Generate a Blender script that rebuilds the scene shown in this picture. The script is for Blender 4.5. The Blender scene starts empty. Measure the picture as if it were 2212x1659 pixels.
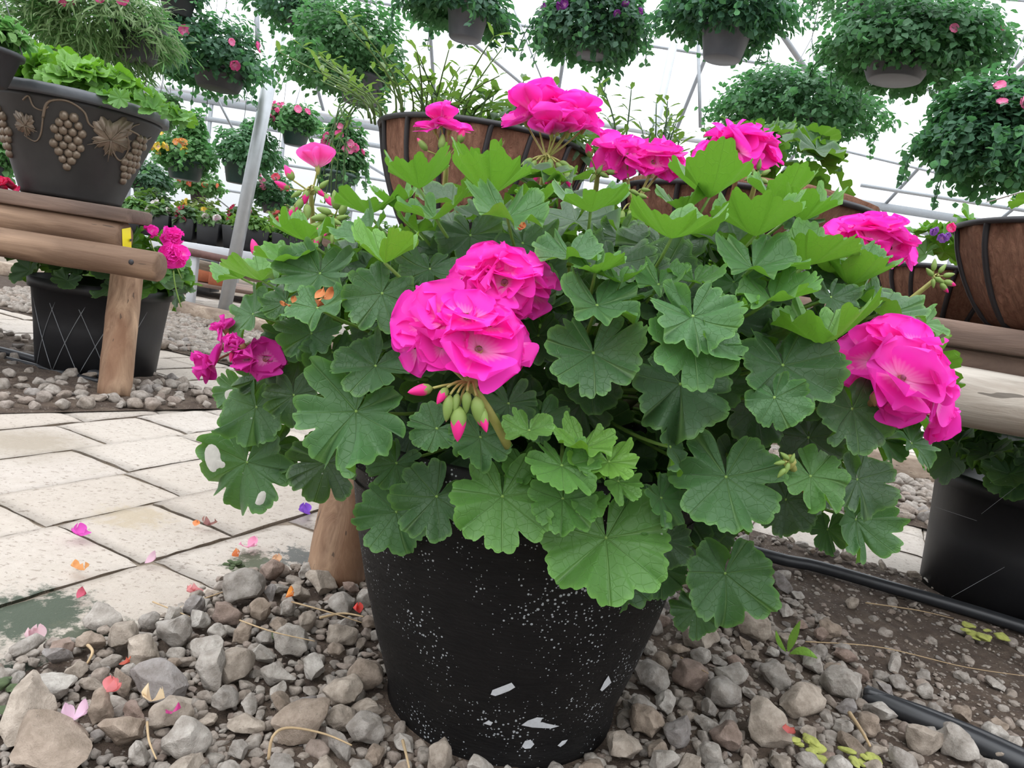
import bpy, math
import numpy as np
from mathutils import Vector, Matrix
rng = np.random.default_rng(7)
SC = bpy.context.scene
COL = SC.collection
rad = math.radians

# ------------------------------------------------------------------ camera
ROLL, PITCH, FPX, CAMH = rad(9.0), rad(7.8), 1600.0, 0.5
FWD = np.array([0, math.cos(PITCH), -math.sin(PITCH)])
_U = np.array([0, math.sin(PITCH), math.cos(PITCH)])
_X = np.array([1.0, 0, 0])
RT = math.cos(ROLL) * _X + math.sin(ROLL) * _U
UP = -math.sin(ROLL) * _X + math.cos(ROLL) * _U
CAM = np.array([0, 0, CAMH])
CF = np.stack([RT, UP, -FWD])            # rows: right, up, towards the viewer

def ray(px, py):
    return FWD + RT * (px - 1106) / FPX - UP * (py - 829.5) / FPX
def P(px, py, d):
    return CAM + ray(px, py) * d
def G(px, py, z=0.0):
    r = ray(px, py)
    return CAM + r * ((z - CAMH) / r[2])

cd = bpy.data.cameras.new('camera')
cam = bpy.data.objects.new('camera', cd)
COL.objects.link(cam)
cd.sensor_width = 36; cd.lens = FPX / 2212 * 36
cd.clip_start = 0.02; cd.clip_end = 200
M = Matrix.Identity(4)
for i in range(3):
    M[i][0], M[i][1], M[i][2], M[i][3] = RT[i], UP[i], -FWD[i], CAM[i]
cam.matrix_world = M
SC.camera = cam

# ------------------------------------------------------------------ mesh building
class MB:
    def __init__(s):
        s.V, s.Q, s.T, s.UV, s.n = [], [], [], [], 0
    def add(s, V, Q=None, T=None, UV=None):
        V = np.asarray(V, float)
        if Q is not None and len(Q): s.Q.append(np.asarray(Q, int) + s.n)
        if T is not None and len(T): s.T.append(np.asarray(T, int) + s.n)
        s.UV.append(np.zeros((len(V), 2)) if UV is None else np.asarray(UV, float))
        s.V.append(V); s.n += len(V)
        return s
    def arrays(s):
        V = np.concatenate(s.V)
        Q = np.concatenate(s.Q) if s.Q else np.zeros((0, 4), int)
        T = np.concatenate(s.T) if s.T else np.zeros((0, 3), int)
        return V, Q, T, np.concatenate(s.UV)
    def mesh(s, name, mat, org=(0, 0, 0), smooth=True):
        V, Q, T, UV = s.arrays()
        V = V - np.asarray(org, float)
        me = bpy.data.meshes.new(name)
        me.vertices.add(len(V)); me.vertices.foreach_set('co', V.ravel())
        li = np.concatenate([Q.ravel(), T.ravel()]).astype(np.int32)
        me.loops.add(len(li)); me.loops.foreach_set('vertex_index', li)
        nq, nt = len(Q), len(T)
        st = np.concatenate([np.arange(nq) * 4, nq * 4 + np.arange(nt) * 3]).astype(np.int32)
        me.polygons.add(nq + nt); me.polygons.foreach_set('loop_start', st)
        me.update(calc_edges=True); me.validate()
        if smooth: me.polygons.foreach_set('use_smooth', np.ones(len(me.polygons), bool))
        uv = me.uv_layers.new(name='UVMap')
        lv = np.zeros(len(me.loops), np.int32); me.loops.foreach_get('vertex_index', lv)
        uv.data.foreach_set('uv', UV[lv].ravel())
        me.materials.append(mat)
        return me
    def build(s, name, mat, parent=None, org=None, smooth=True, color=None):
        V = np.concatenate(s.V)
        if org is None: org = (V.min(0) + V.max(0)) / 2
        o = bpy.data.objects.new(name, s.mesh(name, mat, org, smooth))
        COL.objects.link(o)
        wo = np.asarray(org, float)
        if parent is not None:
            o.parent = parent
            wo = wo - world_loc(parent)
        o.location = wo
        if color is not None: o.color = (*color, 1.0)
        return o

def world_loc(o):
    p = np.array(o.location)
    return p if o.parent is None else p + world_loc(o.parent)

def thing(name, loc, label, cat, group=None, kind=None):
    o = bpy.data.objects.new(name, None); COL.objects.link(o)
    o.location = loc; o.empty_display_size = .05
    return tag(o, label, cat, group, kind)
def tag(o, label=None, cat=None, group=None, kind=None):
    if label: o['label'] = label
    if cat: o['category'] = cat
    if group: o['group'] = group
    if kind: o['kind'] = kind
    return o

def nrm(v):
    v = np.asarray(v, float); return v / (np.linalg.norm(v) + 1e-12)
def frame(z, hint=(0, 0, 1)):
    z = nrm(z); h = np.asarray(hint, float)
    if abs(np.dot(z, nrm(h))) > .97: h = np.array([1.0, 0, 0])
    x = nrm(np.cross(h, z)); y = np.cross(z, x)
    return np.stack([x, y, z])           # rows

def tube(pts, r, n=8, caps=True):
    pts = np.asarray(pts, float); m = len(pts)
    r = np.full(m, r) if np.isscalar(r) else np.asarray(r, float)
    tg = np.gradient(pts, axis=0)
    f = frame(tg[0]); x = f[0]
    V = []
    a = np.arange(n) / n * 2 * np.pi
    for i in range(m):
        z = nrm(tg[i]); x = nrm(x - z * np.dot(x, z)); y = np.cross(z, x)
        V.append(pts[i] + r[i] * (np.cos(a)[:, None] * x + np.sin(a)[:, None] * y))
    V = np.concatenate(V)
    Q = [[i * n + j, i * n + (j + 1) % n, (i + 1) * n + (j + 1) % n, (i + 1) * n + j] for i in range(m - 1) for j in range(n)]
    UV = np.stack([np.tile(a / 6.283, m), np.repeat(np.linspace(0, 1, m), n)], 1)
    T = []
    if caps:
        c0, c1 = len(V), len(V) + 1
        V = np.concatenate([V, pts[:1], pts[-1:]])
        UV = np.concatenate([UV, [[.5, 0], [.5, 1]]])
        for j in range(n):
            T.append([c0, (j + 1) % n, j]); T.append([c1, (m - 1) * n + j, (m - 1) * n + (j + 1) % n])
    return V, Q, T, UV

def bez(a, b, c, n=8):
    t = np.linspace(0, 1, n)[:, None]
    a, b, c = map(lambda q: np.asarray(q, float), (a, b, c))
    return (1 - t) ** 2 * a + 2 * t * (1 - t) * b + t * t * c

def lathe(prof, n=48):
    prof = np.asarray(prof, float); m = len(prof)
    a = np.arange(n) / n * 2 * np.pi
    V = np.concatenate([np.stack([p[0] * np.cos(a), p[0] * np.sin(a), np.full(n, p[1])], 1) for p in prof])
    Q = [[i * n + j, i * n + (j + 1) % n, (i + 1) * n + (j + 1) % n, (i + 1) * n + j] for i in range(m - 1) for j in range(n)]
    UV = np.stack([np.tile(a / 6.283, m), np.repeat(np.linspace(0, 1, m), n)], 1)
    return V, Q, [], UV

def boxm(lo, hi, bev=.003):
    lo, hi = np.asarray(lo, float), np.asarray(hi, float)
    c, h = (lo + hi) / 2, (hi - lo) / 2
    b = min(bev, h.min() * .45)
    V, Q, T = [], [], []
    idx = {}
    for sx in (-1, 1):
        for sy in (-1, 1):
            for sz in (-1, 1):
                s = np.array([sx, sy, sz])
                for k in range(3):
                    q = h - b; q = q.copy(); q[k] = h[k]
                    idx[(sx, sy, sz, k)] = len(V); V.append(c + s * q)
    def fix(f):
        p = np.array([V[i] for i in f]); nn = np.cross(p[1] - p[0], p[2] - p[0])
        return f if np.dot(nn, p.mean(0) - c) > 0 else f[::-1]
    for k in range(3):
        u, w = [i for i in range(3) if i != k]
        for s in (-1, 1):
            f = []
            for (a, d) in ((-1, -1), (1, -1), (1, 1), (-1, 1)):
                t = [0, 0, 0]; t[k] = s; t[u] = a; t[w] = d; f.append(idx[(*t, k)])
            Q.append(fix(f))
        for a in (-1, 1):
            for d in (-1, 1):
                t0 = [0, 0, 0]; t0[k] = -1; t0[u] = a; t0[w] = d
                t1 = list(t0); t1[k] = 1
                Q.append(fix([idx[(*t0, u)], idx[(*t1, u)], idx[(*t1, w)], idx[(*t0, w)]]))
    for sx in (-1, 1):
        for sy in (-1, 1):
            for sz in (-1, 1):
                T.append(fix([idx[(sx, sy, sz, 0)], idx[(sx, sy, sz, 1)], idx[(sx, sy, sz, 2)]]))
    return np.array(V), Q, T

def ico(sub):
    t = (1 + 5 ** .5) / 2
    v = [nrm(q) for q in [(-1, t, 0), (1, t, 0), (-1, -t, 0), (1, -t, 0), (0, -1, t), (0, 1, t), (0, -1, -t), (0, 1, -t), (t, 0, -1), (t, 0, 1), (-t, 0, -1), (-t, 0, 1)]]
    f = [(0, 11, 5), (0, 5, 1), (0, 1, 7), (0, 7, 10), (0, 10, 11), (1, 5, 9), (5, 11, 4), (11, 10, 2), (10, 7, 6), (7, 1, 8), (3, 9, 4), (3, 4, 2), (3, 2, 6), (3, 6, 8), (3, 8, 9), (4, 9, 5), (2, 4, 11), (6, 2, 10), (8, 6, 7), (9, 8, 1)]
    for _ in range(sub):
        c, nf = {}, []
        def mid(a, b):
            k = (min(a, b), max(a, b))
            if k not in c: c[k] = len(v); v.append(nrm(v[a] + v[b]))
            return c[k]
        for a, b, d in f:
            x, y, z = mid(a, b), mid(b, d), mid(d, a)
            nf += [(a, x, z), (b, y, x), (d, z, y), (x, y, z)]
        f = nf
    return np.array(v), np.array(f)
ICO = {k: ico(k) for k in (0, 1, 2, 3)}

def xf(V, R=None, t=None, s=1.0):
    V = np.asarray(V, float) * s
    if R is not None: V = V @ R          # R rows = images of the axes
    return V if t is None else V + np.asarray(t, float)
def rotz(a):
    return np.array([[math.cos(a), math.sin(a), 0], [-math.sin(a), math.cos(a), 0], [0, 0, 1]])

# ------------------------------------------------------------------ materials
def newmat(name):
    m = bpy.data.materials.new(name); m.use_nodes = True
    nt = m.node_tree; nt.nodes.clear()
    out = nt.nodes.new('ShaderNodeOutputMaterial')
    class N: pass
    def nd(t, **kw):
        x = nt.nodes.new('ShaderNode' + t)
        for k, v in kw.items():
            if k.startswith('i_'):
                x.inputs[k[2:].replace('_', ' ')].default_value = v
            else: setattr(x, k, v)
        return x
    def lk(a, b): nt.links.new(a, b)
    return m, nt, out, nd, lk
def mathn(nd, lk, op, a, b=None, c=None, clamp=False):
    x = nd('Math', operation=op, use_clamp=clamp)
    for i, q in enumerate((a, b, c)):
        if q is None: continue
        if isinstance(q, (int, float)): x.inputs[i].default_value = q
        else: lk(q, x.inputs[i])
    return x.outputs[0]
def mixc(nd, lk, f, a, b, bt='MIX'):
    x = nd('Mix', data_type='RGBA', blend_type=bt)
    if isinstance(f, (int, float)): x.inputs[0].default_value = f
    else: lk(f, x.inputs[0])
    for i, q in ((6, a), (7, b)):
        if isinstance(q, (tuple, list)): x.inputs[i].default_value = (*q[:3], 1)
        else: lk(q, x.inputs[i])
    return x.outputs[2]
def ramp(nd, lk, f, stops, interp='LINEAR'):
    x = nd('ValToRGB'); cr = x.color_ramp; cr.interpolation = interp
    while len(cr.elements) < len(stops): cr.elements.new(.5)
    for e, (p, c) in zip(cr.elements, stops):
        e.position = p; e.color = (*c, 1) if len(c) == 3 else c
    lk(f, x.inputs[0]); return x.outputs[0]
def noise(nd, lk, vec, scale, detail=3, rough=.5, dist=0):
    x = nd('TexNoise'); x.inputs['Scale'].default_value = scale; x.inputs['Detail'].default_value = detail
    x.inputs['Roughness'].default_value = rough; x.inputs['Distortion'].default_value = dist
    if vec is not None: lk(vec, x.inputs['Vector'])
    return x.outputs[0]
def stretch(nd, lk, f, a=.34, b=.66):
    x = nd('MapRange'); x.inputs[1].default_value = a; x.inputs[2].default_value = b; lk(f, x.inputs[0]); return x.outputs[0]
def bump(nd, lk, h, strength=.3, dist=.002):
    x = nd('Bump'); x.inputs['Strength'].default_value = strength; x.inputs['Distance'].default_value = dist
    lk(h, x.inputs['Height']); return x.outputs[0]
def mapping(nd, lk, vec, sc):
    x = nd('Mapping'); x.inputs['Scale'].default_value = sc; lk(vec, x.inputs['Vector']); return x.outputs[0]

def simple(name, col, rough=.5, metal=0, nz=0, nscale=60, bmp=0, spec=.5):
    m, nt, out, nd, lk = newmat(name)
    b = nd('BsdfPrincipled'); b.inputs['Roughness'].default_value = rough; b.inputs['Metallic'].default_value = metal
    b.inputs['Specular IOR Level'].default_value = spec
    tc = nd('TexCoord').outputs['Object']
    n = noise(nd, lk, tc, nscale, 4, .6)
    if nz: lk(mixc(nd, lk, n, [c * (1 - nz) for c in col], [min(1, c * (1 + nz)) for c in col]), b.inputs['Base Color'])
    else: b.inputs['Base Color'].default_value = (*col, 1)
    if bmp: lk(bump(nd, lk, n, bmp), b.inputs['Normal'])
    lk(b.outputs[0], out.inputs[0]); return m

def leafmat(name, underside, translum=.35, veins=True, specks=True, rough=.45):
    m, nt, out, nd, lk = newmat(name)
    oi = nd('ObjectInfo'); base = oi.outputs['Color']
    uv = nd('UVMap', uv_map='UVMap').outputs[0]
    tc = nd('TexCoord').outputs['Object']
    n1 = noise(nd, lk, tc, 45, 4, .6); n2 = noise(nd, lk, tc, 260, 2, .5)
    c = mixc(nd, lk, n1, mixc(nd, lk, .78, (0, 0, 0), base), mixc(nd, lk, .05, base, (.9, 1, .8)))
    hgt = n2
    if veins:
        sep = nd('SeparateXYZ'); lk(uv, sep.inputs[0])
        x, y = sep.outputs[0], sep.outputs[1]
        ln = mathn(nd, lk, 'SQRT', mathn(nd, lk, 'ADD', mathn(nd, lk, 'MULTIPLY', x, x), mathn(nd, lk, 'MULTIPLY', y, y)))
        ang = mathn(nd, lk, 'ARCTAN2', x, y)
        pp = mathn(nd, lk, 'PINGPONG', ang, .4276)           # veins each 49 degrees
        dd = mathn(nd, lk, 'MULTIPLY', pp, ln)
        wob = mathn(nd, lk, 'ADD', dd, mathn(nd, lk, 'MULTIPLY', mathn(nd, lk, 'SUBTRACT', n1, .5), .03))
        vein = mathn(nd, lk, 'SUBTRACT', 1.0, mathn(nd, lk, 'DIVIDE', wob, .016, clamp=True), clamp=True)
        # forked side veins
        sv = nd('TexVoronoi', feature='DISTANCE_TO_EDGE'); sv.inputs['Scale'].default_value = 6.5; lk(uv, sv.inputs['Vector'])
        sve = mathn(nd, lk, 'SUBTRACT', 1.0, mathn(nd, lk, 'DIVIDE', sv.outputs['Distance'], .035, clamp=True), clamp=True)
        vv = mathn(nd, lk, 'MAXIMUM', vein, mathn(nd, lk, 'MULTIPLY', sve, .22))
        light = mixc(nd, lk, .35, base, (.36, .55, .22))
        c = mixc(nd, lk, mathn(nd, lk, 'MULTIPLY', vv, .75), c, light)
        edge = mathn(nd, lk, 'GREATER_THAN', ln, 10.0)
        hgt = mathn(nd, lk, 'SUBTRACT', mathn(nd, lk, 'MULTIPLY', n2, .25), mathn(nd, lk, 'MULTIPLY', vv, .8))
        # pale crisp margin: the outer ring is flagged through the fractional vertex attribute
        at = nd('Attribute', attribute_name='rim')
        c = mixc(nd, lk, mathn(nd, lk, 'MULTIPLY', at.outputs['Fac'], .55), c, mixc(nd, lk, .5, base, (.30, .62, .12)))
    if specks:
        vo = nd('TexVoronoi'); vo.inputs['Scale'].default_value = 85; lk(tc, vo.inputs['Vector'])
        sp = mathn(nd, lk, 'LESS_THAN', vo.outputs['Distance'], .09)
        sel = mathn(nd, lk, 'GREATER_THAN', noise(nd, lk, tc, 30, 1), .62)
        c = mixc(nd, lk, mathn(nd, lk, 'MULTIPLY', mathn(nd, lk, 'MULTIPLY', sp, sel), .55), c, (.75, .8, .72))
    geo = nd('NewGeometry')
    c2 = mixc(nd, lk, geo.outputs['Backfacing'], c, mixc(nd, lk, .55, base, underside))
    b = nd('BsdfPrincipled'); b.inputs['Roughness'].default_value = rough
    b.inputs['Specular IOR Level'].default_value = .46
    b.inputs['Sheen Weight'].default_value = .05
    lk(c2, b.inputs['Base Color']); lk(bump(nd, lk, hgt, .6, .0025), b.inputs['Normal'])
    tr = nd('BsdfTranslucent'); lk(mixc(nd, lk, .6, base, underside), tr.inputs[0])
    mx = nd('MixShader'); mx.inputs[0].default_value = translum
    lk(b.outputs[0], mx.inputs[1]); lk(tr.outputs[0], mx.inputs[2]); lk(mx.outputs[0], out.inputs[0])
    return m

MT = {}
MT['leaf'] = leafmat('geranium_leaf', (.22, .47, .025), .31)
MT['basket_leaf'] = leafmat('basket_leaf', (.15, .42, .12), .36, veins=False, specks=False, rough=.5)
MT['small_leaf'] = leafmat('small_leaf', (.26, .48, .06), .30, veins=False, specks=False, rough=.55)

def petalmat(name, dark=False):
    m, nt, out, nd, lk = newmat(name)
    uv = nd('UVMap', uv_map='UVMap').outputs[0]
    sep = nd('SeparateXYZ'); lk(uv, sep.inputs[0])
    u, v = sep.outputs[0], sep.outputs[1]
    tc = nd('TexCoord').outputs['Object']
    oc = nd('ObjectInfo').outputs['Color']
    n = noise(nd, lk, tc, 70, 2)
    body = mixc(nd, lk, n, oc, mixc(nd, lk, .22, oc, (1, .35, .75)))
    # fine rays along the petal, white throat
    wv = mathn(nd, lk, 'SINE', mathn(nd, lk, 'MULTIPLY', u, 60.0))
    thr = mathn(nd, lk, 'SUBTRACT', 1.0, mathn(nd, lk, 'DIVIDE', mathn(nd, lk, 'ADD', v, mathn(nd, lk, 'MULTIPLY', wv, .03)), .42, clamp=True), clamp=True)
    body = mixc(nd, lk, mathn(nd, lk, 'MULTIPLY', thr, .9), body, (1, .62, .84))
    red = mathn(nd, lk, 'SUBTRACT', 1.0, mathn(nd, lk, 'DIVIDE', v, .12, clamp=True), clamp=True)
    body = mixc(nd, lk, mathn(nd, lk, 'MULTIPLY', red, .8), body, (.55, .01, .10))
    b = nd('BsdfPrincipled'); b.inputs['Roughness'].default_value = .55; b.inputs['Specular IOR Level'].default_value = .2
    lk(body, b.inputs['Base Color'])
    tr = nd('BsdfTranslucent'); lk(body, tr.inputs[0])
    mx = nd('MixShader'); mx.inputs[0].default_value = .42
    lk(b.outputs[0], mx.inputs[1]); lk(tr.outputs[0], mx.inputs[2]); lk(mx.outputs[0], out.inputs[0])
    return m
MT['petal'] = petalmat('pink_petal')

def budmat():
    m, nt, out, nd, lk = newmat('flower_bud')
    uv = nd('UVMap', uv_map='UVMap').outputs[0]
    sep = nd('SeparateXYZ'); lk(uv, sep.inputs[0])
    al = nd('ObjectInfo').outputs['Alpha']
    oc = nd('ObjectInfo').outputs['Color']
    zig = mathn(nd, lk, 'MULTIPLY', mathn(nd, lk, 'PINGPONG', mathn(nd, lk, 'MULTIPLY', sep.outputs[0], 5.0), .5), .34)
    e = mathn(nd, lk, 'GREATER_THAN', mathn(nd, lk, 'ADD', sep.outputs[1], zig), mathn(nd, lk, 'MULTIPLY', al, 1.0))
    c = mixc(nd, lk, e, (.22, .33, .075), oc)
    b = nd('BsdfPrincipled'); b.inputs['Roughness'].default_value = .55; lk(c, b.inputs['Base Color'])
    tr = nd('BsdfTranslucent'); lk(c, tr.inputs[0])
    mx = nd('MixShader'); mx.inputs[0].default_value = .2
    lk(b.outputs[0], mx.inputs[1]); lk(tr.outputs[0], mx.inputs[2]); lk(mx.outputs[0], out.inputs[0])
    return m
MT['bud'] = budmat()
MT['stem'] = simple('green_stem', (.20, .34, .07), .5, nz=.25, nscale=80)
MT['pedicel'] = simple('flower_stalk', (.34, .33, .09), .5, nz=.3, nscale=120)
MT['pedicel_red'] = simple('reddish_flower_stalk', (.33, .17, .08), .5, nz=.3, nscale=120)
MT['dry'] = simple('dried_petal', (.45, .16, .05), .8, nz=.4, nscale=150, bmp=.3)
MT['woody'] = simple('woody_stem', (.10, .09, .04), .8, nz=.4, nscale=90, bmp=.4)

def potmat():
    m, nt, out, nd, lk = newmat('black_speckled_pot')
    tc = nd('TexCoord').outputs['Object']
    vo = nd('TexVoronoi'); vo.inputs['Scale'].default_value = 270; lk(tc, vo.inputs['Vector'])
    sel = noise(nd, lk, tc, 14, 3, .6)
    sep = nd('SeparateXYZ'); lk(tc, sep.inputs[0])
    thr = mathn(nd, lk, 'MULTIPLY', mathn(nd, lk, 'SUBTRACT', sel, .36, clamp=True), .75)
    cell = nd('SeparateColor'); lk(vo.outputs['Color'], cell.inputs[0])
    thr2 = mathn(nd, lk, 'MULTIPLY', thr, mathn(nd, lk, 'ADD', mathn(nd, lk, 'MULTIPLY', cell.outputs[0], 1.9), .25))
    dots = mathn(nd, lk, 'LESS_THAN', vo.outputs['Distance'], thr2)
    dust = noise(nd, lk, tc, 30, 5, .7)
    base = mixc(nd, lk, dust, (.003, .003, .0035), (.013, .0115, .011))
    c = mixc(nd, lk, mathn(nd, lk, 'MULTIPLY', dots, .8), base, (.42, .44, .46))
    # chipped pale scrapes
    b = nd('BsdfPrincipled'); lk(c, b.inputs['Base Color']); b.inputs['Roughness'].default_value = .6
    b.inputs['Specular IOR Level'].default_value = .22
    h = mathn(nd, lk, 'ADD', mathn(nd, lk, 'MULTIPLY', noise(nd, lk, mapping(nd, lk, tc, (1, 1, 3)), 55, 3, .6), .8), mathn(nd, lk, 'MULTIPLY', dots, .3))
    lk(bump(nd, lk, h, .5, .003), b.inputs['Normal'])
    lk(b.outputs[0], out.inputs[0]); return m
MT['pot'] = potmat()
MT['scrape'] = simple('pale_scrape', (.55, .56, .58), .6, nz=.25, nscale=220)
MT['plastic'] = simple('dark_plastic', (.035, .037, .042), .45, nz=.3, nscale=40, bmp=.08)
MT['plastic_grey'] = simple('grey_plastic', (.085, .09, .105), .42, nz=.25, nscale=30, bmp=.05)
MT['plastic_teal'] = simple('dark_green_plastic', (.035, .065, .06), .4, nz=.2, nscale=30)
MT['black'] = simple('black_tray', (.012, .012, .014), .5, nz=.3)
MT['hose'] = simple('black_hose', (.022, .023, .026), .38, nz=.3, nscale=40)
MT['wire'] = simple('dark_wire', (.02, .018, .02), .5)
MT['thinwire'] = simple('grey_wire', (.25, .26, .27), .5, metal=.4)
MT['galv'] = simple('galvanised_steel', (.50, .52, .54), .45, metal=.55, nz=.18, nscale=18, bmp=.03)
MT['galv_dark'] = simple('roof_tube', (.30, .32, .34), .5, metal=.4, nz=.15)
MT['whitepaint'] = simple('white_painted_metal', (.62, .63, .66), .5, nz=.1, nscale=25)
MT['rust'] = simple('rusty_pipe', (.13, .06, .05), .65, nz=.5, nscale=40, bmp=.2)
MT['pot_relief'] = simple('bronze_relief', (.19, .145, .105), .34, metal=.35, nz=.35, nscale=90, bmp=.15)
MT['grape_pot'] = simple('bronzed_charcoal_resin', (.022, .020, .019), .5, nz=.5, nscale=26, bmp=.12)
MT['grape_rim'] = simple('charcoal_rim', (.075, .082, .092), .45, nz=.3, nscale=40, bmp=.1)
MT['terra'] = simple('terracotta', (.42, .13, .06), .8, nz=.25)
MT['yellow'] = simple('yellow_tag', (.85, .72, .02), .5)
MT['darkmark'] = simple('dark_mark', (.05, .05, .03), .6)
MT['straw'] = simple('dry_straw', (.42, .30, .17), .8, nz=.3, nscale=100)
MT['moss'] = simple('green_moss', (.06, .085, .035), .9, nz=.6, nscale=160, bmp=.6)
MT['mossy'] = simple('yellow_green_moss', (.34, .36, .09), .9, nz=.5, nscale=160, bmp=.6)
MT['soil'] = simple('potting_soil', (.03, .02, .014), .95, nz=.5, nscale=120, bmp=.7)
MT['white_tag'] = simple('white_label', (.75, .75, .72), .5)
MT['sand'] = simple('joint_sand', (.20, .16, .12), .95, nz=.6, nscale=14, bmp=.6)
MT['paper'] = simple('papery_patch', (.50, .48, .43), .8, nz=.25, nscale=150)

def coirmat():
    m, nt, out, nd, lk = newmat('coir_fibre')
    tc = nd('TexCoord').outputs['Object']
    f = stretch(nd, lk, noise(nd, lk, mapping(nd, lk, tc, (30, 30, 12)), 3, 7, .78, .8), .28, .72)
    g = stretch(nd, lk, noise(nd, lk, tc, 9, 4))
    c = mixc(nd, lk, f, (.17, .08, .055), (.54, .29, .19))
    c = mixc(nd, lk, mathn(nd, lk, 'MULTIPLY', g, .45), c, (.17, .07, .045))
    b = nd('BsdfPrincipled'); lk(c, b.inputs['Base Color']); b.inputs['Roughness'].default_value = .95
    b.inputs['Specular IOR Level'].default_value = .1
    lk(bump(nd, lk, f, .9, .006), b.inputs['Normal']); lk(b.outputs[0], out.inputs[0]); return m
MT['coir'] = coirmat()

def woodmat(name, a, bcol, axis_scale, dark=(.09, .05, .03)):
    m, nt, out, nd, lk = newmat(name)
    tc = nd('TexCoord').outputs['Object']
    g = stretch(nd, lk, noise(nd, lk, mapping(nd, lk, tc, axis_scale), 4, 6, .65, .8), .3, .7)
    big = noise(nd, lk, mapping(nd, lk, tc, [q * .35 + .4 for q in axis_scale]), 2.2, 3, .5, .5)
    c = mixc(nd, lk, g, a, bcol)
    d = ramp(nd, lk, big, [(.42, (0, 0, 0)), (.62, (1, 1, 1))])
    c = mixc(nd, lk, mathn(nd, lk, 'MULTIPLY', d, .75), c, dark)
    cr = noise(nd, lk, mapping(nd, lk, tc, [q * 1.6 for q in axis_scale]), 5, 2, .5)
    crk = mathn(nd, lk, 'GREATER_THAN', cr, .70)
    c = mixc(nd, lk, mathn(nd, lk, 'MULTIPLY', crk, .7), c, (.03, .02, .012))
    b = nd('BsdfPrincipled'); lk(c, b.inputs['Base Color']); b.inputs['Roughness'].default_value = .75
    lk(bump(nd, lk, mathn(nd, lk, 'SUBTRACT', g, crk), .4, .003), b.inputs['Normal']); lk(b.outputs[0], out.inputs[0]); return m
MT['logx'] = woodmat('pine_log', (.15, .085, .05), (.43, .28, .18), (.9, 9, 9), (.11, .06, .035))
MT['logx_grey'] = woodmat('weathered_log', (.30, .26, .215), (.62, .57, .50), (.9, 8, 8), (.25, .19, .14))
MT['logz'] = woodmat('pine_post', (.15, .085, .05), (.47, .315, .20), (9, 9, .9), (.17, .075, .035))
MT['plank'] = woodmat('brown_plank', (.13, .085, .065), (.30, .20, .15), (.9, 9, 9), (.07, .045, .035))
MT['timber'] = woodmat('timber_curb', (.30, .22, .16), (.52, .42, .33), (1.5, 12, 12), (.16, .11, .08))

def stonemat(name, island):
    k = 1.0 if island else .016
    m, nt, out, nd, lk = newmat(name)
    tc = nd('TexCoord').outputs['Object']
    if island: r = nd('NewGeometry').outputs['Random Per Island']
    else: r = nd('ObjectInfo').outputs['Random']
    if island:
        c = ramp(nd, lk, r, [(0, (.29, .245, .205)), (.2, (.40, .355, .31)), (.4, (.27, .205, .155)), (.55, (.47, .425, .375)), (.7, (.26, .18, .14)), (.85, (.38, .31, .25)), (1, (.25, .23, .22))])
    else: c = nd('ObjectInfo').outputs['Color']
    n = stretch(nd, lk, noise(nd, lk, tc, 75 * k, 7, .72), .28, .72); n2 = noise(nd, lk, tc, 420 * k, 4, .65)
    c = mixc(nd, lk, n, mixc(nd, lk, .80, c, (.10, .075, .055)), mixc(nd, lk, .25, c, (.66, .62, .57)))
    pits = mathn(nd, lk, 'GREATER_THAN', n2, .66)
    c = mixc(nd, lk, mathn(nd, lk, 'MULTIPLY', pits, .45), c, (.10, .08, .065))
    b = nd('BsdfPrincipled'); lk(c, b.inputs['Base Color']); b.inputs['Roughness'].default_value = .8
    b.inputs['Specular IOR Level'].default_value = .3
    lk(bump(nd, lk, mathn(nd, lk, 'ADD', n, mathn(nd, lk, 'MULTIPLY', n2, .35)), .55, .004), b.inputs['Normal'])
    lk(b.outputs[0], out.inputs[0]); return m
MT['stone'] = stonemat('limestone_pebble', False)
MT['gravel'] = stonemat('gravel_stone', True)

def soilmat():
    m, nt, out, nd, lk = newmat('bare_soil')
    tc = nd('TexCoord').outputs['Object']
    n = noise(nd, lk, tc, 22, 8, .75); n2 = noise(nd, lk, tc, 150, 4, .7)
    c = ramp(nd, lk, n, [(.25, (.035, .022, .015)), (.5, (.10, .068, .048)), (.68, (.17, .125, .09)), (.8, (.13, .115, .05))])
    vo = nd('TexVoronoi'); vo.inputs['Scale'].default_value = 110; lk(tc, vo.inputs['Vector'])
    c = mixc(nd, lk, mathn(nd, lk, 'LESS_THAN', vo.outputs['Distance'], .17), c, (.30, .26, .22))
    b = nd('BsdfPrincipled'); lk(c, b.inputs['Base Color']); b.inputs['Roughness'].default_value = .95
    lk(bump(nd, lk, mathn(nd, lk, 'ADD', n, n2), .9, .012), b.inputs['Normal']); lk(b.outputs[0], out.inputs[0]); return m
MT['bare_soil'] = soilmat()

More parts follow.
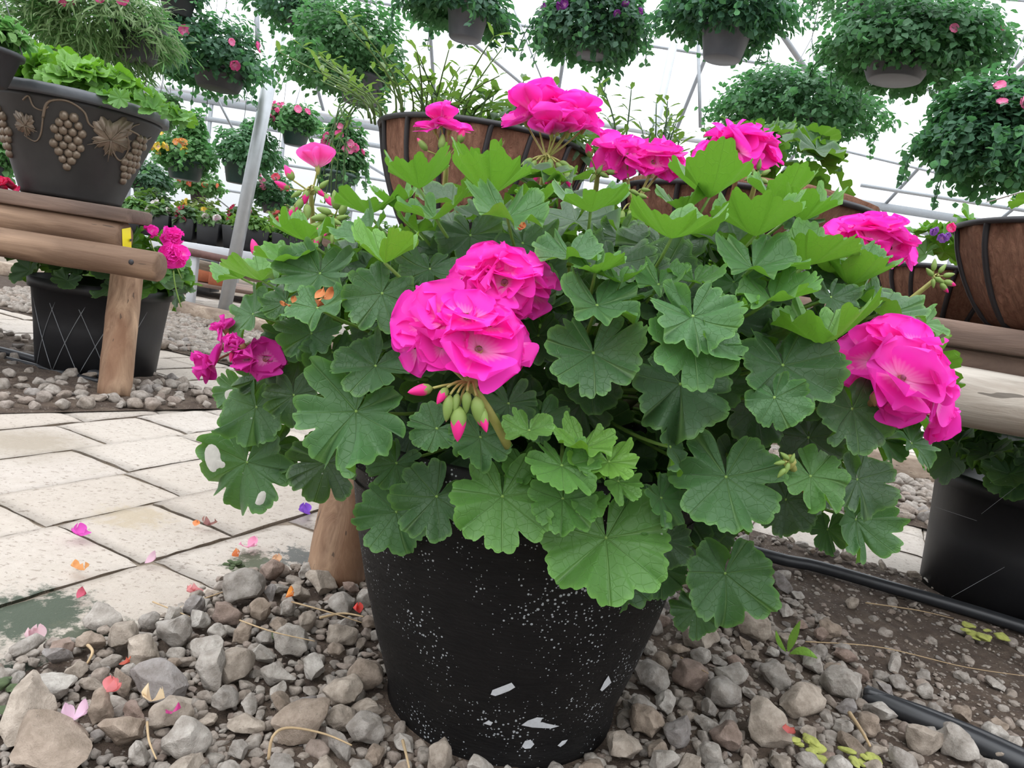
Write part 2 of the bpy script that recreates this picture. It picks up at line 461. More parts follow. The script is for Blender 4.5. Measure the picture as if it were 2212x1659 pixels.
def pavermat():
    m, nt, out, nd, lk = newmat('paving_stone')
    tc = nd('TexCoord').outputs['Object']
    r = nd('NewGeometry').outputs['Random Per Island']
    c = ramp(nd, lk, r, [(0, (.46, .40, .34)), (.3, (.53, .475, .42)), (.6, (.50, .44, .38)), (.8, (.56, .51, .465)), (1, (.43, .37, .315))])
    n = noise(nd, lk, tc, 6, 6, .7); n2 = stretch(nd, lk, noise(nd, lk, tc, 45, 7, .75), .3, .72); n3 = noise(nd, lk, mapping(nd, lk, tc, (1, 1.6, 1)), 90, 5, .68)
    c = mixc(nd, lk, mathn(nd, lk, 'MULTIPLY', n2, .55), c, (.36, .30, .245))
    st = ramp(nd, lk, n, [(.56, (0, 0, 0)), (.70, (1, 1, 1))])
    c = mixc(nd, lk, mathn(nd, lk, 'MULTIPLY', st, .5), c, (.33, .285, .225))
    pits = mathn(nd, lk, 'GREATER_THAN', n3, .60)
    c = mixc(nd, lk, mathn(nd, lk, 'MULTIPLY', pits, .75), c, (.23, .185, .145))
    # algae stains on the corner stones, damp patch on a slab
    def blot(p, rr, col, k, c):
        d = nd('VectorMath', operation='DISTANCE'); lk(nd('NewGeometry').outputs['Position'], d.inputs[0]); d.inputs[1].default_value = p
        q = mathn(nd, lk, 'ADD', d.outputs['Value'], mathn(nd, lk, 'MULTIPLY', mathn(nd, lk, 'SUBTRACT', n2, .5), .09))
        f = mathn(nd, lk, 'SUBTRACT', 1.0, mathn(nd, lk, 'SMOOTH_MIN', 1.0, mathn(nd, lk, 'DIVIDE', q, rr), .3), clamp=True)
        return mixc(nd, lk, mathn(nd, lk, 'MULTIPLY', f, k, clamp=True), c, col)
    for (px, py), rr, col, k in (((70, 1325), .075, (.055, .07, .045), 2.6), ((185, 1375), .045, (.07, .08, .05), 2.2), ((40, 1480), .06, (.045, .058, .035), 3.0), ((60, 955), .16, (.33, .28, .22), 1.4), ((290, 1115), .07, (.40, .33, .24), 1.6), ((560, 1215), .05, (.09, .10, .06), 2.0), ((640, 1200), .04, (.12, .12, .11), 2.2)):
        c = blot(tuple(G(px, py)), rr, col, k, c)
    b = nd('BsdfPrincipled'); lk(c, b.inputs['Base Color']); b.inputs['Roughness'].default_value = .8
    lk(bump(nd, lk, mathn(nd, lk, 'SUBTRACT', mathn(nd, lk, 'ADD', n2, mathn(nd, lk, 'MULTIPLY', n, 1.5)), pits), .5, .004), b.inputs['Normal']); lk(b.outputs[0], out.inputs[0]); return m
MT['paver'] = pavermat()

def polymat():
    m, nt, out, nd, lk = newmat('greenhouse_film')
    tr = nd('BsdfTransparent'); tr.inputs[0].default_value = (.97, .98, 1, 1)
    tl = nd('BsdfTranslucent'); tl.inputs[0].default_value = (.9, .92, .95, 1)
    mx = nd('MixShader'); mx.inputs[0].default_value = .35
    lk(tr.outputs[0], mx.inputs[1]); lk(tl.outputs[0], mx.inputs[2]); lk(mx.outputs[0], out.inputs[0]); return m
MT['film'] = polymat()

# ------------------------------------------------------------------ light
w = bpy.data.worlds.new('overcast_sky'); SC.world = w; w.use_nodes = True
bg = w.node_tree.nodes['Background']; bg.inputs[0].default_value = (.94, .97, 1.0, 1); bg.inputs[1].default_value = 1.0
_nt = w.node_tree; _tc = _nt.nodes.new('ShaderNodeTexCoord'); _sp = _nt.nodes.new('ShaderNodeSeparateXYZ'); _nt.links.new(_tc.outputs['Generated'], _sp.inputs[0])
_cr = _nt.nodes.new('ShaderNodeMapRange'); _cr.inputs[1].default_value = 0.0; _cr.inputs[2].default_value = 1.0; _cr.inputs[3].default_value = .72; _cr.inputs[4].default_value = 3.7
_nt.links.new(_sp.outputs[2], _cr.inputs[0]); _nt.links.new(_cr.outputs[0], bg.inputs[1])          # overcast: three times brighter overhead
sl = bpy.data.lights.new('veiled_sun', 'SUN'); sl.energy = 1.3; sl.angle = rad(50); sl.color = (1, .97, .93)
so = bpy.data.objects.new('veiled_sun', sl); COL.objects.link(so)
so.rotation_euler = (rad(28), rad(-18), 0)
SC.view_settings.view_transform = 'Standard'; SC.view_settings.look = 'None'
SC.view_settings.exposure = 0.0; SC.view_settings.gamma = 1.0
try: SC.view_settings.use_curve_mapping = False
except Exception: pass
cy = SC.cycles
cy.use_denoising = True
cy.max_bounces = 7; cy.diffuse_bounces = 4; cy.glossy_bounces = 3; cy.transmission_bounces = 5; cy.transparent_max_bounces = 10
cy.sample_clamp_indirect = 6
# ------------------------------------------------------------------ geranium leaf
LOBC = np.radians([-147, -98, -49, 0, 49, 98, 147])
LOBR = np.array([.80, .93, .98, 1.0, .98, .93, .80])
def leaf_geo(r, nphi=120, nr=9, cup=.3, pleat=.05, ruf=.06, droop=.1, notch=.17, fold=0.0):
    """Scalloped kidney leaf, unit radius, petiole joint at the origin, tip along +y, upper face +z."""
    lim = rad(173)
    phi = np.linspace(-lim, lim, nphi)
    a = np.abs(phi)
    lr = LOBR * (1 + r.normal(0, .045, 7))
    base = np.interp(phi, LOBC, lr)
    # fall towards the sinus
    m = a > rad(147)
    base[m] *= 1 - .42 * ((a[m] - rad(147)) / rad(26)) ** 1.5
    ph = (phi / rad(49)) % 1.0
    nd_ = np.array([notch * abs(1 + r.normal(0, .55)) for _ in range(8)])
    sec = np.clip(np.floor(phi / rad(49)).astype(int) + 4, 0, 7)
    nt = np.exp(-(np.abs(ph - .5) / .095) ** 1.5)
    edge = base * (1 - nd_[sec] * nt)
    sc_n = np.array([3, 3, 4, 3, 4, 3, 3, 3])[sec]; wob = ph + .05 * np.sin(phi * 3 + r.uniform(0, 6))
    edge *= 1 + .07 * (np.abs(np.sin(wob * np.pi * sc_n)) ** .75 - .6) + r.normal(0, .003, nphi)
    sad, sdir, bow = r.normal(0, .17), r.uniform(0, 6.28), r.normal(0, .10)
    p = r.uniform(0, 6.28, 4); lift = r.normal(0, .15, 8)
    V, UV, RIM = [], [], []
    rho = np.array([0.04] + list(np.linspace(.18, .9, nr - 3)) + [.962, 1.0])
    for k, q in enumerate(rho):
        R = edge * q
        # lower scallop depth inside
        x, y = R * np.sin(phi), R * np.cos(phi)
        rr = R
        z = cup * rr ** 1.35
        z = z + pleat * rr * (1 - np.cos(2 * np.pi * ph)) * (1.0 - .3 * q)
        z = z + ruf * q ** 2.5 * (np.sin(2 * phi + p[3]) * .45 + np.sin(3 * phi + p[0]) * .75 + np.sin(5 * phi + p[1]) * .6 + np.sin(9 * phi + p[2]) * .40)
        z = z - droop * np.maximum(y, 0) ** 2 * 1.0 + droop * .5 * np.minimum(y, 0) ** 2 * 0
        z = z + fold * np.abs(x) ** 1.2 + sad * ((x * math.cos(sdir) + y * math.sin(sdir)) ** 2 - .3 * rr ** 2) + bow * x * np.abs(x)
        z = z + q ** 2.2 * (lift[sec] * (.5 + .5 * np.cos(2 * np.pi * (ph - 0.0))) + lift[(sec + 1) % 8] * 0)
        V.append(np.stack([x, y, z], 1)); UV.append(np.stack([x, y], 1))
        RIM.append(np.full(nphi, 0.0 if q < .93 else (0.6 if q < .98 else 1.0)))
    V = np.concatenate(V); UV = np.concatenate(UV); RIM = np.concatenate(RIM)
    n = nphi
    Q = [[k * n + j, k * n + j + 1, (k + 1) * n + j + 1, (k + 1) * n + j] for k in range(len(rho) - 1) for j in range(n - 1)]
    Q = np.array(Q)                      # upper face towards +z
    c = len(V)
    V = np.concatenate([V, [[0, 0, 0]]]); UV = np.concatenate([UV, [[0, 0]]]); RIM = np.append(RIM, 0)
    T = [[c, j + 1, j] for j in range(n - 1)]
    return V, Q, np.array(T), UV, RIM

def add_rim(o, R):
    at = o.data.attributes.new('rim', 'FLOAT', 'POINT'); at.data.foreach_set('value', np.asarray(R, np.float32))

def orient(t, w, clock):
    """rows x,y,z of a leaf in the world: t tilts the face up from facing the viewer, w turns it sideways, clock = where the tip points"""
    t, w, h = rad(t), rad(w), rad(clock * 30)
    T0 = np.array([math.sin(h), math.cos(h), 0]); N0 = np.array([0, 0, 1.0])
    Rx = np.array([[1, 0, 0], [0, math.cos(t), math.sin(t)], [0, -math.sin(t), math.cos(t)]])   # N0 -> (0, sin t, cos t)
    Ry = np.array([[math.cos(w), 0, math.sin(w)], [0, 1, 0], [-math.sin(w), 0, math.cos(w)]])
    A = Ry @ Rx
    T, N = A @ T0, A @ N0
    X = np.cross(T, N)
    return np.stack([X @ CF, T @ CF, N @ CF])

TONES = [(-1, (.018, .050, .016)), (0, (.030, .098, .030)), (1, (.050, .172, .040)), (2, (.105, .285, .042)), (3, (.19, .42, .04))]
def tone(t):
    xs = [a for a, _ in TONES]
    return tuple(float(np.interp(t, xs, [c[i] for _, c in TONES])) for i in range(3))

# ------------------------------------------------------------------ the potted geranium
POTC = np.array([.045, .832, -0.004])
GER = thing('potted_geranium', POTC, 'large pink geranium overflowing a black speckled pot in the middle of the gravel', 'potted plant')
PT = rotz(0)
_tl = rad(-2.5)
TILT = np.array([[math.cos(_tl), 0, -math.sin(_tl)], [0, 1, 0], [math.sin(_tl), 0, math.cos(_tl)]])
prof = [(0.0, 0.004), (0.1242, 0.004), (0.1339, 0.01), (0.1353, 0.018), (0.1339, 0.026), (0.1377, 0.045), (0.1552, 0.1), (0.1717, 0.16), (0.1853, 0.22), (0.195, 0.28), (0.1998, 0.305), (0.2095, 0.308), (0.2115, 0.325), (0.2095, 0.338), (0.1979, 0.338), (0.194, 0.3), (0.1892, 0.27)]
V, Q, T, UV = lathe(prof, 96)
mb = MB(); mb.add(xf(V, TILT, POTC), Q, T, UV)
pot = mb.build('pot', MT['pot'], GER)
V, Q, T, UV = lathe([(.0, .285), (.10, .287), (.198, .283)], 48)
mb = MB(); mb.add(xf(V, TILT, POTC), Q, T, UV); mb.build('soil', MT['soil'], GER)

# pale scrapes on the pot wall (real thin patches that hug the surface)
def pot_hit(px, py):
    """point and outward normal where a viewing ray meets the pot wall"""
    d = nrm(ray(px, py)); best = None
    for s in np.linspace(.4, 1.1, 1400):
        q = (CAM + d * s - POTC) @ TILT.T
        rr = np.interp(q[2], [p[1] for p in prof[2:14]], [p[0] for p in prof[2:14]])
        if math.hypot(q[0], q[1]) <= rr + .0006:
            return CAM + d * s, nrm(np.array([q[0], q[1], -.02])) @ TILT
    return None
def scrape(poly):
    pts = np.array([pot_hit(*p)[0] + pot_hit(*p)[1] * .0004 for p in poly]); c = pts.mean(0); nn = pot_hit(*np.mean(poly, 0))
    mb = MB(); n = len(pts)
    V = np.concatenate([pts, [nn[0] + nn[1] * .0009]])
    mb.add(V, None, [[n, (j + 1) % n, j] for j in range(n)])
    mb.build('scrape', MT['scrape'], pot)
for poly in ([(1060, 1500), (1064, 1490), (1090, 1480), (1105, 1474), (1113, 1484), (1100, 1492), (1082, 1499), (1070, 1503)],
             [(1296, 1490), (1305, 1472), (1314, 1459), (1320, 1474), (1312, 1482), (1300, 1493)],
             [(1126, 1566), (1140, 1556), (1160, 1549), (1172, 1550), (1166, 1557), (1180, 1562), (1208, 1568), (1190, 1573), (1150, 1571)],
             [(1044, 1562), (1055, 1556), (1065, 1560), (1060, 1567)],
             [(1127, 1612), (1134, 1600), (1146, 1597), (1154, 1607), (1146, 1616), (1134, 1617)],
             [(1204, 1610), (1214, 1600), (1226, 1597), (1220, 1606), (1210, 1613)]):
    scrape(poly)

ELC = np.array([.085, .88, .415]); ELR = np.array([.425, .30, .262])
def ell_depth(px, py):
    d = ray(px, py); o = (CAM - ELC) / ELR; v = d / ELR
    A, B, C = v @ v, o @ v, o @ o - 1
    D = B * B - A * C
    if D > 0: return (-B - math.sqrt(D)) / A
    return -B / A                          # closest approach
def at_px(px, py, off=0.0, d=None):
    return P(px, py, (ell_depth(px, py) if d is None else d) + off)

LEAVES = """
903 378 74 108 0 6 .62 1.6 0
1060 388 86 106 0 6 .42 1.6 0
1035 352 58 98 5 6 .35 1.3 .04
935 458 74 68 -10 6 .5 1.0 0
1100 455 86 62 10 6 .5 .9 -.01
1278 440 76 72 0 6 .5 .8 .02
1160 425 50 100 0 6 .4 1.8 .05
838 540 72 104 12 1 .45 2.0 -.03
775 500 60 58 -30 7 .4 .8 .01
655 505 60 82 -15 6 .4 1.6 .02
795 447 62 80 10 6 .35 1.2 .05
850 432 48 95 0 6 .4 1.5 .07
548 590 66 84 -28 7 .45 1.7 .01
508 592 48 72 -40 8 .4 1.2 .04
620 555 62 70 -12 6 .45 1.5 -.01
680 590 96 38 -8 6 .45 .1 0
608 655 48 30 -20 7 .2 .5 -.005
532 682 64 34 -30 8 .15 .7 0
680 665 64 52 0 6 .2 .6 -.035
815 645 82 18 0 7 .12 .5 -.01
925 585 66 34 -5 6 .3 .0 .02
905 490 44 80 0 6 .3 1.2 .05
1015 515 76 32 0 6 .2 -.4 .05
1130 530 66 38 5 6 .2 -.1 .05
1228 548 68 52 -8 6 .35 .8 -.01
1290 577 58 76 8 6 .5 1.3 -.02
1340 600 50 72 0 6 .5 1.2 -.01
1298 655 94 46 12 6 .5 .8 -.02
1360 640 50 66 0 7 .35 1.0 .02
1462 492 96 78 12 6 .33 1.3 -.03
1538 393 88 108 0 6 .4 1.7 0
1692 412 74 104 8 6 .3 1.6 .02
1752 452 70 98 18 5 .35 1.5 -.01
1640 478 96 88 -4 6 .45 1.4 -.01
1720 470 52 35 20 6 .2 -.4 .03
1478 436 60 96 0 6 .3 1.4 .05
1640 568 106 56 6 6 .18 1.0 -.01
1425 545 92 28 0 6 .15 -.5 .07
1340 520 60 35 0 6 .15 -.6 .08
1772 545 86 92 32 5 .3 1.5 0
1858 590 78 90 22 5 .3 1.5 .01
1880 555 42 60 20 5 .3 .9 -.01
1770 590 70 40 25 6 .15 -.5 .05
1505 600 56 64 0 6 .4 1.1 -.01
1425 608 58 58 -6 6 .5 .9 -.01
1590 610 66 48 0 6 .2 .7 .02
1678 635 84 66 6 6 .4 1.3 -.03
1590 665 46 90 0 6 .5 1.7 -.02
1803 648 56 32 15 6 .2 .2 .01
1925 668 76 62 20 5 .2 .6 .01
1850 660 50 66 10 5 .2 .8 .02
1782 712 106 98 -6 6 .34 1.8 -.03
1502 690 96 34 0 6 .3 1.0 -.05
1500 748 104 22 4 6 .15 1.0 -.045
1560 740 62 30 25 4 .3 1.0 -.05
1283 775 100 26 -2 6 .25 .5 -.01
1472 848 102 16 0 6 .12 .2 0
1700 805 112 24 6 6 .2 .4 -.015
1680 870 66 20 0 5.5 .15 .9 -.03
1848 900 92 16 8 6 .15 .2 -.02
1160 735 66 20 0 6.4 .15 -.6 .06
1170 640 70 28 0 6 .1 -.8 .08
1575 1050 112 22 4 6 .2 .7 -.01
1765 1040 78 28 10 5 .15 1.5 -.02
1862 1050 78 20 25 6 .2 .0 .01
1858 1140 86 8 22 6.3 .3 .9 .02
1792 1155 50 0 10 6 .25 .4 .04
1572 1262 104 4 12 6 .2 .6 .0
1312 1185 140 30 0 6 .22 1.9 -.03
1085 1092 108 26 0 6 .14 1.7 -.03
930 1085 86 20 -4 7.3 .18 .4 -.01
845 1120 80 14 -14 7 .14 1.0 .0
915 1192 66 10 -4 6.2 .15 1.0 .03
748 905 128 22 -14 7.2 .16 .9 -.02
800 795 84 38 4 7 .3 .1 .0
932 930 58 24 -4 8 .2 .8 -.015
1038 955 66 30 6 6 .18 .9 -.015
1098 880 66 32 0 6 .25 .2 .01
1168 910 60 30 0 6 .2 .3 .02
1143 930 54 48 0 6 .5 1.8 -.03
1215 1012 82 46 0 6 .25 1.7 -.035
1265 960 62 66 0 6 .4 2.3 -.02
1325 1000 58 44 12 5 .35 2.4 -.02
1270 1010 50 50 30 6 .45 2.5 -.02
1345 1045 52 34 25 5 .3 2.2 -.01
1215 1090 72 30 0 6.2 .12 1.5 -.025
1275 1090 44 40 -10 6 .4 1.8 -.02
848 1010 60 20 0 7 .2 .5 .02
1130 1010 48 40 0 6 .4 1.5 .01
1090 1035 44 30 0 6 .3 1.3 .02
1455 975 56 18 60 6 .2 .2 .0
1440 1085 62 20 35 5 .25 .9 .01
1400 1105 56 20 10 5 .2 1.0 .02
548 895 78 2 -12 6.3 .12 .5 .01
522 1020 108 2 -12 6.6 .15 .5 .0
590 975 60 0 -10 6 .2 -.1 .03
630 865 62 10 -8 6 .2 -.3 .03
500 850 46 8 -20 7 .25 .2 .02
700 1015 78 -6 0 6.6 .15 -.6 .05
640 790 76 8 0 6.4 .15 -.6 .08
570 820 62 6 -10 6.4 .2 -.5 .06
1700 1095 72 0 10 6.2 .2 -.5 .06
1325 1250 92 4 0 6 .15 .3 .03
1275 1262 56 6 0 6.4 .15 .4 .035
1430 1240 58 2 10 6 .15 .5 .05
1505 1330 56 -4 0 6 .2 .4 .03
1440 1180 58 8 10 6 .15 -.1 .04
612 740 60 22 -10 6.4 .25 .3 .06
668 728 66 26 0 6 .25 .2 .03
715 770 60 20 5 6 .2 0 .04
1985 965 62 30 30 5 .25 .6 .03
1920 955 54 30 30 5 .25 .5 .05
2012 700 46 40 35 5 .3 1.2 .03
1640 890 78 10 0 6 .15 -.7 .06
1255 885 74 10 0 6 .1 -.9 .07
1750 960 74 10 0 6 .15 -.7 .07
"""
lr = np.random.default_rng(21)
n_leaf = 0
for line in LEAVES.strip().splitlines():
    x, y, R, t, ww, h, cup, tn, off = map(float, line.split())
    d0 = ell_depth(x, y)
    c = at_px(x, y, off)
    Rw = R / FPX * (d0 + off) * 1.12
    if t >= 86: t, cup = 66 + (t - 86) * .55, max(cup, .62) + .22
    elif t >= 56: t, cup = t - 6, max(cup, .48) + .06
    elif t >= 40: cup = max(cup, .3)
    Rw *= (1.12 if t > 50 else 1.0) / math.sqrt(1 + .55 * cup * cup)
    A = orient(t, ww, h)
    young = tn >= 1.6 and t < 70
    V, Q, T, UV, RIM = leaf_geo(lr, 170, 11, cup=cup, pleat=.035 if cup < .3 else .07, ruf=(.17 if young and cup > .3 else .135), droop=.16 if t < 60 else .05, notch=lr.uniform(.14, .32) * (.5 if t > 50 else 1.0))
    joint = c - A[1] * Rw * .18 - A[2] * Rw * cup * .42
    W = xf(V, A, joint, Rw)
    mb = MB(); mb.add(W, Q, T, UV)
    o = mb.build('leaf', MT['leaf'], GER, org=joint, color=tone(tn + lr.uniform(-.15, .15) + (.25 if 36 <= t <= 78 else 0)))  # half-upturned leaves get a lighter colour: top light painted into the tone
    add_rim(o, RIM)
    # petiole from the joint back into the plant
    core = np.array([.07 + (joint[0] - .07) * .35, .90 + (joint[1] - .90) * .25, .36 + (joint[2] - .36) * .45])
    mid = joint - A[2] * Rw * .55 + (core - joint) * .25
    pts = bez(joint + A[2] * Rw * .01, mid, core, 7)
    mb = MB(); mb.add(*tube(pts, np.linspace(.0014, .0022, 7), 6))
    mb.build('petiole', MT['stem'], o)
    n_leaf += 1

# papery, eaten patches of the hanging damaged leaf on the left
def patch(poly, d, parent, mat):
    pts = np.array([P(x, y, d) for x, y in poly]); m_ = len(pts); pts = sum(np.roll(np.repeat(pts, 5, 0), k, 0) for k in range(-3, 4)) / 7; n = len(pts)
    mb = MB(); mb.add(np.concatenate([pts, [pts.mean(0) + np.array([0, -.002, 0])]]), None, [[n, (j + 1) % n, j] for j in range(n)])
    mb.build('dry_patch', mat, parent)
dl = ell_depth(528, 1020) - .022
par = [o for o in GER.children if o.name.startswith('leaf')]
pick = min(par, key=lambda o: np.linalg.norm(world_loc(o) - at_px(540, 1000)))
patch([(440, 985), (446, 962), (462, 958), (476, 975), (476, 995), (488, 1000), (484, 1012), (470, 1010), (464, 1022), (450, 1015)], dl, pick, MT['paper'])
patch([(553, 1080), (560, 1062), (575, 1060), (574, 1078), (566, 1092), (550, 1090)], dl, pick, MT['paper'])
pick2 = min(par, key=lambda o: np.linalg.norm(world_loc(o) - at_px(500, 850)))
patch([(484, 850), (490, 842), (508, 840), (512, 852), (500, 862), (496, 872), (488, 864)], ell_depth(500, 850) - .01, pick2, MT['paper'])

# inner and hidden foliage: nobody could count it
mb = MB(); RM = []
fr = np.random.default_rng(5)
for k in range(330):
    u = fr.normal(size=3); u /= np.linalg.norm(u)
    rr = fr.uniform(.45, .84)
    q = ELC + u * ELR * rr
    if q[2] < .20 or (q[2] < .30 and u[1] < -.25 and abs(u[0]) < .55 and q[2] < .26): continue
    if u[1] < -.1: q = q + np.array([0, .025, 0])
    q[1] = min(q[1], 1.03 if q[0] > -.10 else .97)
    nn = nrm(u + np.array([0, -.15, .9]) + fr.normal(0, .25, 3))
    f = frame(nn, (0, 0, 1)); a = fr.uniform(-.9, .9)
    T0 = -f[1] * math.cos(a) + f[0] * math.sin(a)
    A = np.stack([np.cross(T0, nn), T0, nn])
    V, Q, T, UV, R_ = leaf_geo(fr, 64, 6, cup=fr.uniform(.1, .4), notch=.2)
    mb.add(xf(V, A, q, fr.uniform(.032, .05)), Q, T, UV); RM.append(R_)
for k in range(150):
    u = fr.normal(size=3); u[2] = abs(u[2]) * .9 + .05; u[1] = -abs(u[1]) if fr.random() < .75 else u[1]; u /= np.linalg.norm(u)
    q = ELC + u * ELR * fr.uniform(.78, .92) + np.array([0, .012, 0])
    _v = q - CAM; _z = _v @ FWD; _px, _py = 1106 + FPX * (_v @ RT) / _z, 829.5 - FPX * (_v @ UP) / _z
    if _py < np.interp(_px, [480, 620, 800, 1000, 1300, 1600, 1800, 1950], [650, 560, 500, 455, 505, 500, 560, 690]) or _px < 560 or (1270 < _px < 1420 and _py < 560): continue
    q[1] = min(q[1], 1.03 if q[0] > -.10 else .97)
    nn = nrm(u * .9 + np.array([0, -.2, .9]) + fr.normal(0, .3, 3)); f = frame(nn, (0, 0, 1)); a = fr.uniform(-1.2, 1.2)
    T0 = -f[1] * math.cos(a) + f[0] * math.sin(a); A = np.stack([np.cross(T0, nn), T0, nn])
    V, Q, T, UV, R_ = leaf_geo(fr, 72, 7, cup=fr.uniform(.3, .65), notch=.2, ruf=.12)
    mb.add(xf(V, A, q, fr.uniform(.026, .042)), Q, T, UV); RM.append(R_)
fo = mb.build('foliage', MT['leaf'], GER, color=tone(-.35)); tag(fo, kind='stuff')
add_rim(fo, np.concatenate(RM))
# woody stems from the soil into the crown
for k in range(14):
    a = k / 14 * 6.283 + fr.uniform(-.2, .2); r0 = fr.uniform(.02, .11)
    b = POTC + np.array([r0 * math.cos(a), r0 * math.sin(a), .28])
    e = ELC + np.array([math.cos(a) * .24, math.sin(a) * .15, fr.uniform(-.08, .12)])
    mb = MB(); mb.add(*tube(bez(b, b + np.array([0, 0, .12]), e, 8), np.linspace(.007, .004, 8), 8)); mb.build('stem', MT['woody'], GER)

# ------------------------------------------------------------------ flowers
def petal_geo(r, L, W, cup=.25, curl=.2, ruf=.06):
    nu, nv = 11, 11
    v = np.linspace(0, 1, nv); u = np.linspace(-1, 1, nu)
    wv = W * (np.sin(np.pi * np.clip(v * .97 + .015, 0, 1) ** 1.35) ** .72) + .02 * L
    p = r.uniform(0, 6.28, 2)
    V, UV = [], []
    for i in range(nv):
        l = L * v[i] * (1 - .10 * u ** 2 * v[i] - (.05 * (1 - np.abs(u)) if v[i] > .95 else 0))
        x = wv[i] * u
        z = cup * W * u ** 2 * v[i] + curl * L * v[i] ** 2 + ruf * L * v[i] ** 2 * np.sin(3.0 * u + p[0]) + .5 * ruf * L * v[i] ** 3 * np.sin(6 * u + p[1])
        V.append(np.stack([x, l, z], 1)); UV.append(np.stack([u * .5 + .5, np.full(nu, v[i])], 1))
    Q = [[i * nu + j, i * nu + j + 1, (i + 1) * nu + j + 1, (i + 1) * nu + j] for i in range(nv - 1) for j in range(nu - 1)]
    return np.concatenate(V), np.array(Q), np.concatenate(UV)

def floret_geo(r, R, openness=1.0, n_out=5, n_in=3):
    """one semi-double blossom facing +z, radius R"""
    mb = MB()
    a0 = r.uniform(0, 6.28)
    for ring, n, el0, ls, ws in ((0, n_out, 20, 1.0, .74), (1, n_in, 46, .80, .64)):
        for k in range(n):
            az = a0 + ring * .6 + 2 * np.pi * k / n + r.normal(0, .10)
            el = rad(np.clip(el0 + (1 - openness) * 48 + r.normal(0, 8), -15, 86))
            L = R * ls * (1 + r.normal(0, .06)) / max(.62, math.cos(el) ** .4)
            V, Q, UV = petal_geo(r, L, L * ws * (1 + r.normal(0, .07)), cup=r.uniform(.1, .4), curl=r.uniform(-.30, .05), ruf=r.uniform(.015, .05))
            ce, se = math.cos(el), math.sin(el)
            Rx = np.array([[1, 0, 0], [0, ce, se], [0, -se, ce]])     # rows
            V = V @ Rx; V = V @ rotz(az)
            mb.add(V, Q, None, UV)
    return mb

def bud_geo(L, W):
    pr = [(0.0, 0), (.35, .05), (.80, .16), (1.0, .34), (.93, .52), (.70, .72), (.36, .9), (0.0, 1.0)]
    V, Q, T, UV = lathe([(max(a, .004) * W, b * L) for a, b in pr], 10)
    UV = np.stack([UV[:, 0], np.repeat([b for _, b in pr], 10)], 1)
    return V, Q, T, UV

PINK = (.965, .020, .545); PINK_D = (.66, .010, .36); PINK_L = (.95, .10, .50)
fr2 = np.random.default_rng(12)
def flower_head(depth, base, florets, buds=(), stalk=None, ped='pedicel', col=PINK, label=None, name='flower_head', spread=.035, pr=.0013):
    """base: pixel of the point where the little stalks meet; florets (px, py, r, tilt, turn[, openness]); buds (px, py, length px, ang, pinkness)"""
    B = P(base[0], base[1], depth + .012)
    mb = MB()
    if stalk:
        pts = [B] + [P(a, b, depth + c) for a, b, c in stalk]
        pts = bez(pts[0], pts[1], pts[-1], 10) if len(pts) > 2 else np.linspace(pts[0], pts[1], 6)
        mb.add(*tube(pts, np.linspace(.0030, .0038, len(pts)), 8))
    fl = []
    cx = np.mean([f[0] for f in florets]) if florets else base[0]; cyy = np.mean([f[1] for f in florets]) if florets else base[1]
    sp = max([abs(f[0] - cx) for f in florets] + [30])
    for f in florets:
        x, y, r, t, wn = f[:5]; op = f[5] if len(f) > 5 else 1.0
        rel = ((x - cx) / sp) ** 2 + ((y - cyy) / sp) ** 2
        d = depth + spread * (min(rel, 1.6) - .3)
        N = orient(t, wn, 6)[2]
        Rw = r / FPX * d * 1.12
        c = P(x, y, d) - N * Rw * .30
        fl.append((c, N, Rw, op))
        mb.add(*tube(bez(B, B + (c - B) * .55 - N * .006, c, 7), np.linspace(pr, pr * .9, 7), 6))
        # calyx
        A = frame(N)
        V, Q, T, UV = lathe([(.0005, -.008), (.002, -.006), (.0032, 0), (.0026, .004)], 8); mb.add(xf(V, A, c), Q, T, UV)
    bl = []
    for bd in buds:
        x, y, L, ang, pk = bd[:5]; dd = bd[5] if len(bd) > 5 else -.008
        Lw = L / FPX * (depth + dd)
        a = rad(ang); dirn = (RT * math.sin(a) - UP * math.cos(a)) + FWD * fr2.uniform(-.35, .1)
        dirn = nrm(dirn)
        tip0 = P(x, y, depth + dd) - dirn * Lw * .5
        bl.append((tip0, dirn, Lw, pk))
        mb.add(*tube(bez(B, (B + tip0) / 2 + UP * .004 - dirn * Lw * .35, tip0, 7), np.linspace(.0011, .0010, 7), 6))
    # knob of bracts where the small stalks meet
    V, Q, T, UV = lathe([(.0005, -.006), (.0045, -.002), (.0055, .002), (.003, .006), (.0005, .007)], 10); mb.add(xf(V, None, B), Q, T, UV)
    hd = mb.build(name, MT[ped], GER, org=B)
    if label: tag(hd, label)
    for c, N, Rw, op in fl:
        g = floret_geo(fr2, Rw, op, 5, int(fr2.integers(1, 3)) if op > .35 else 2)
        A = frame(N, UP); V, Q, T, UV = g.arrays()
        m2 = MB(); m2.add(xf(V, A, c), Q, T, UV)
        k = fr2.uniform(-.12, .12); cc = [min(1, max(0, q * (1 + k))) for q in col]
        m2.build('floret', MT['petal'], hd, org=c, color=cc)
    for b0, dn, Lw, pk in bl:
        V, Q, T, UV = bud_geo(Lw, Lw * fr2.uniform(.20, .25))
        A = frame(dn)
        m2 = MB(); m2.add(xf(V, A, b0), Q, T, UV)
        o = m2.build('bud', MT['bud'], hd, org=b0)
        o.color = (.85, .02, .26, 1.15 - pk)
    return hd

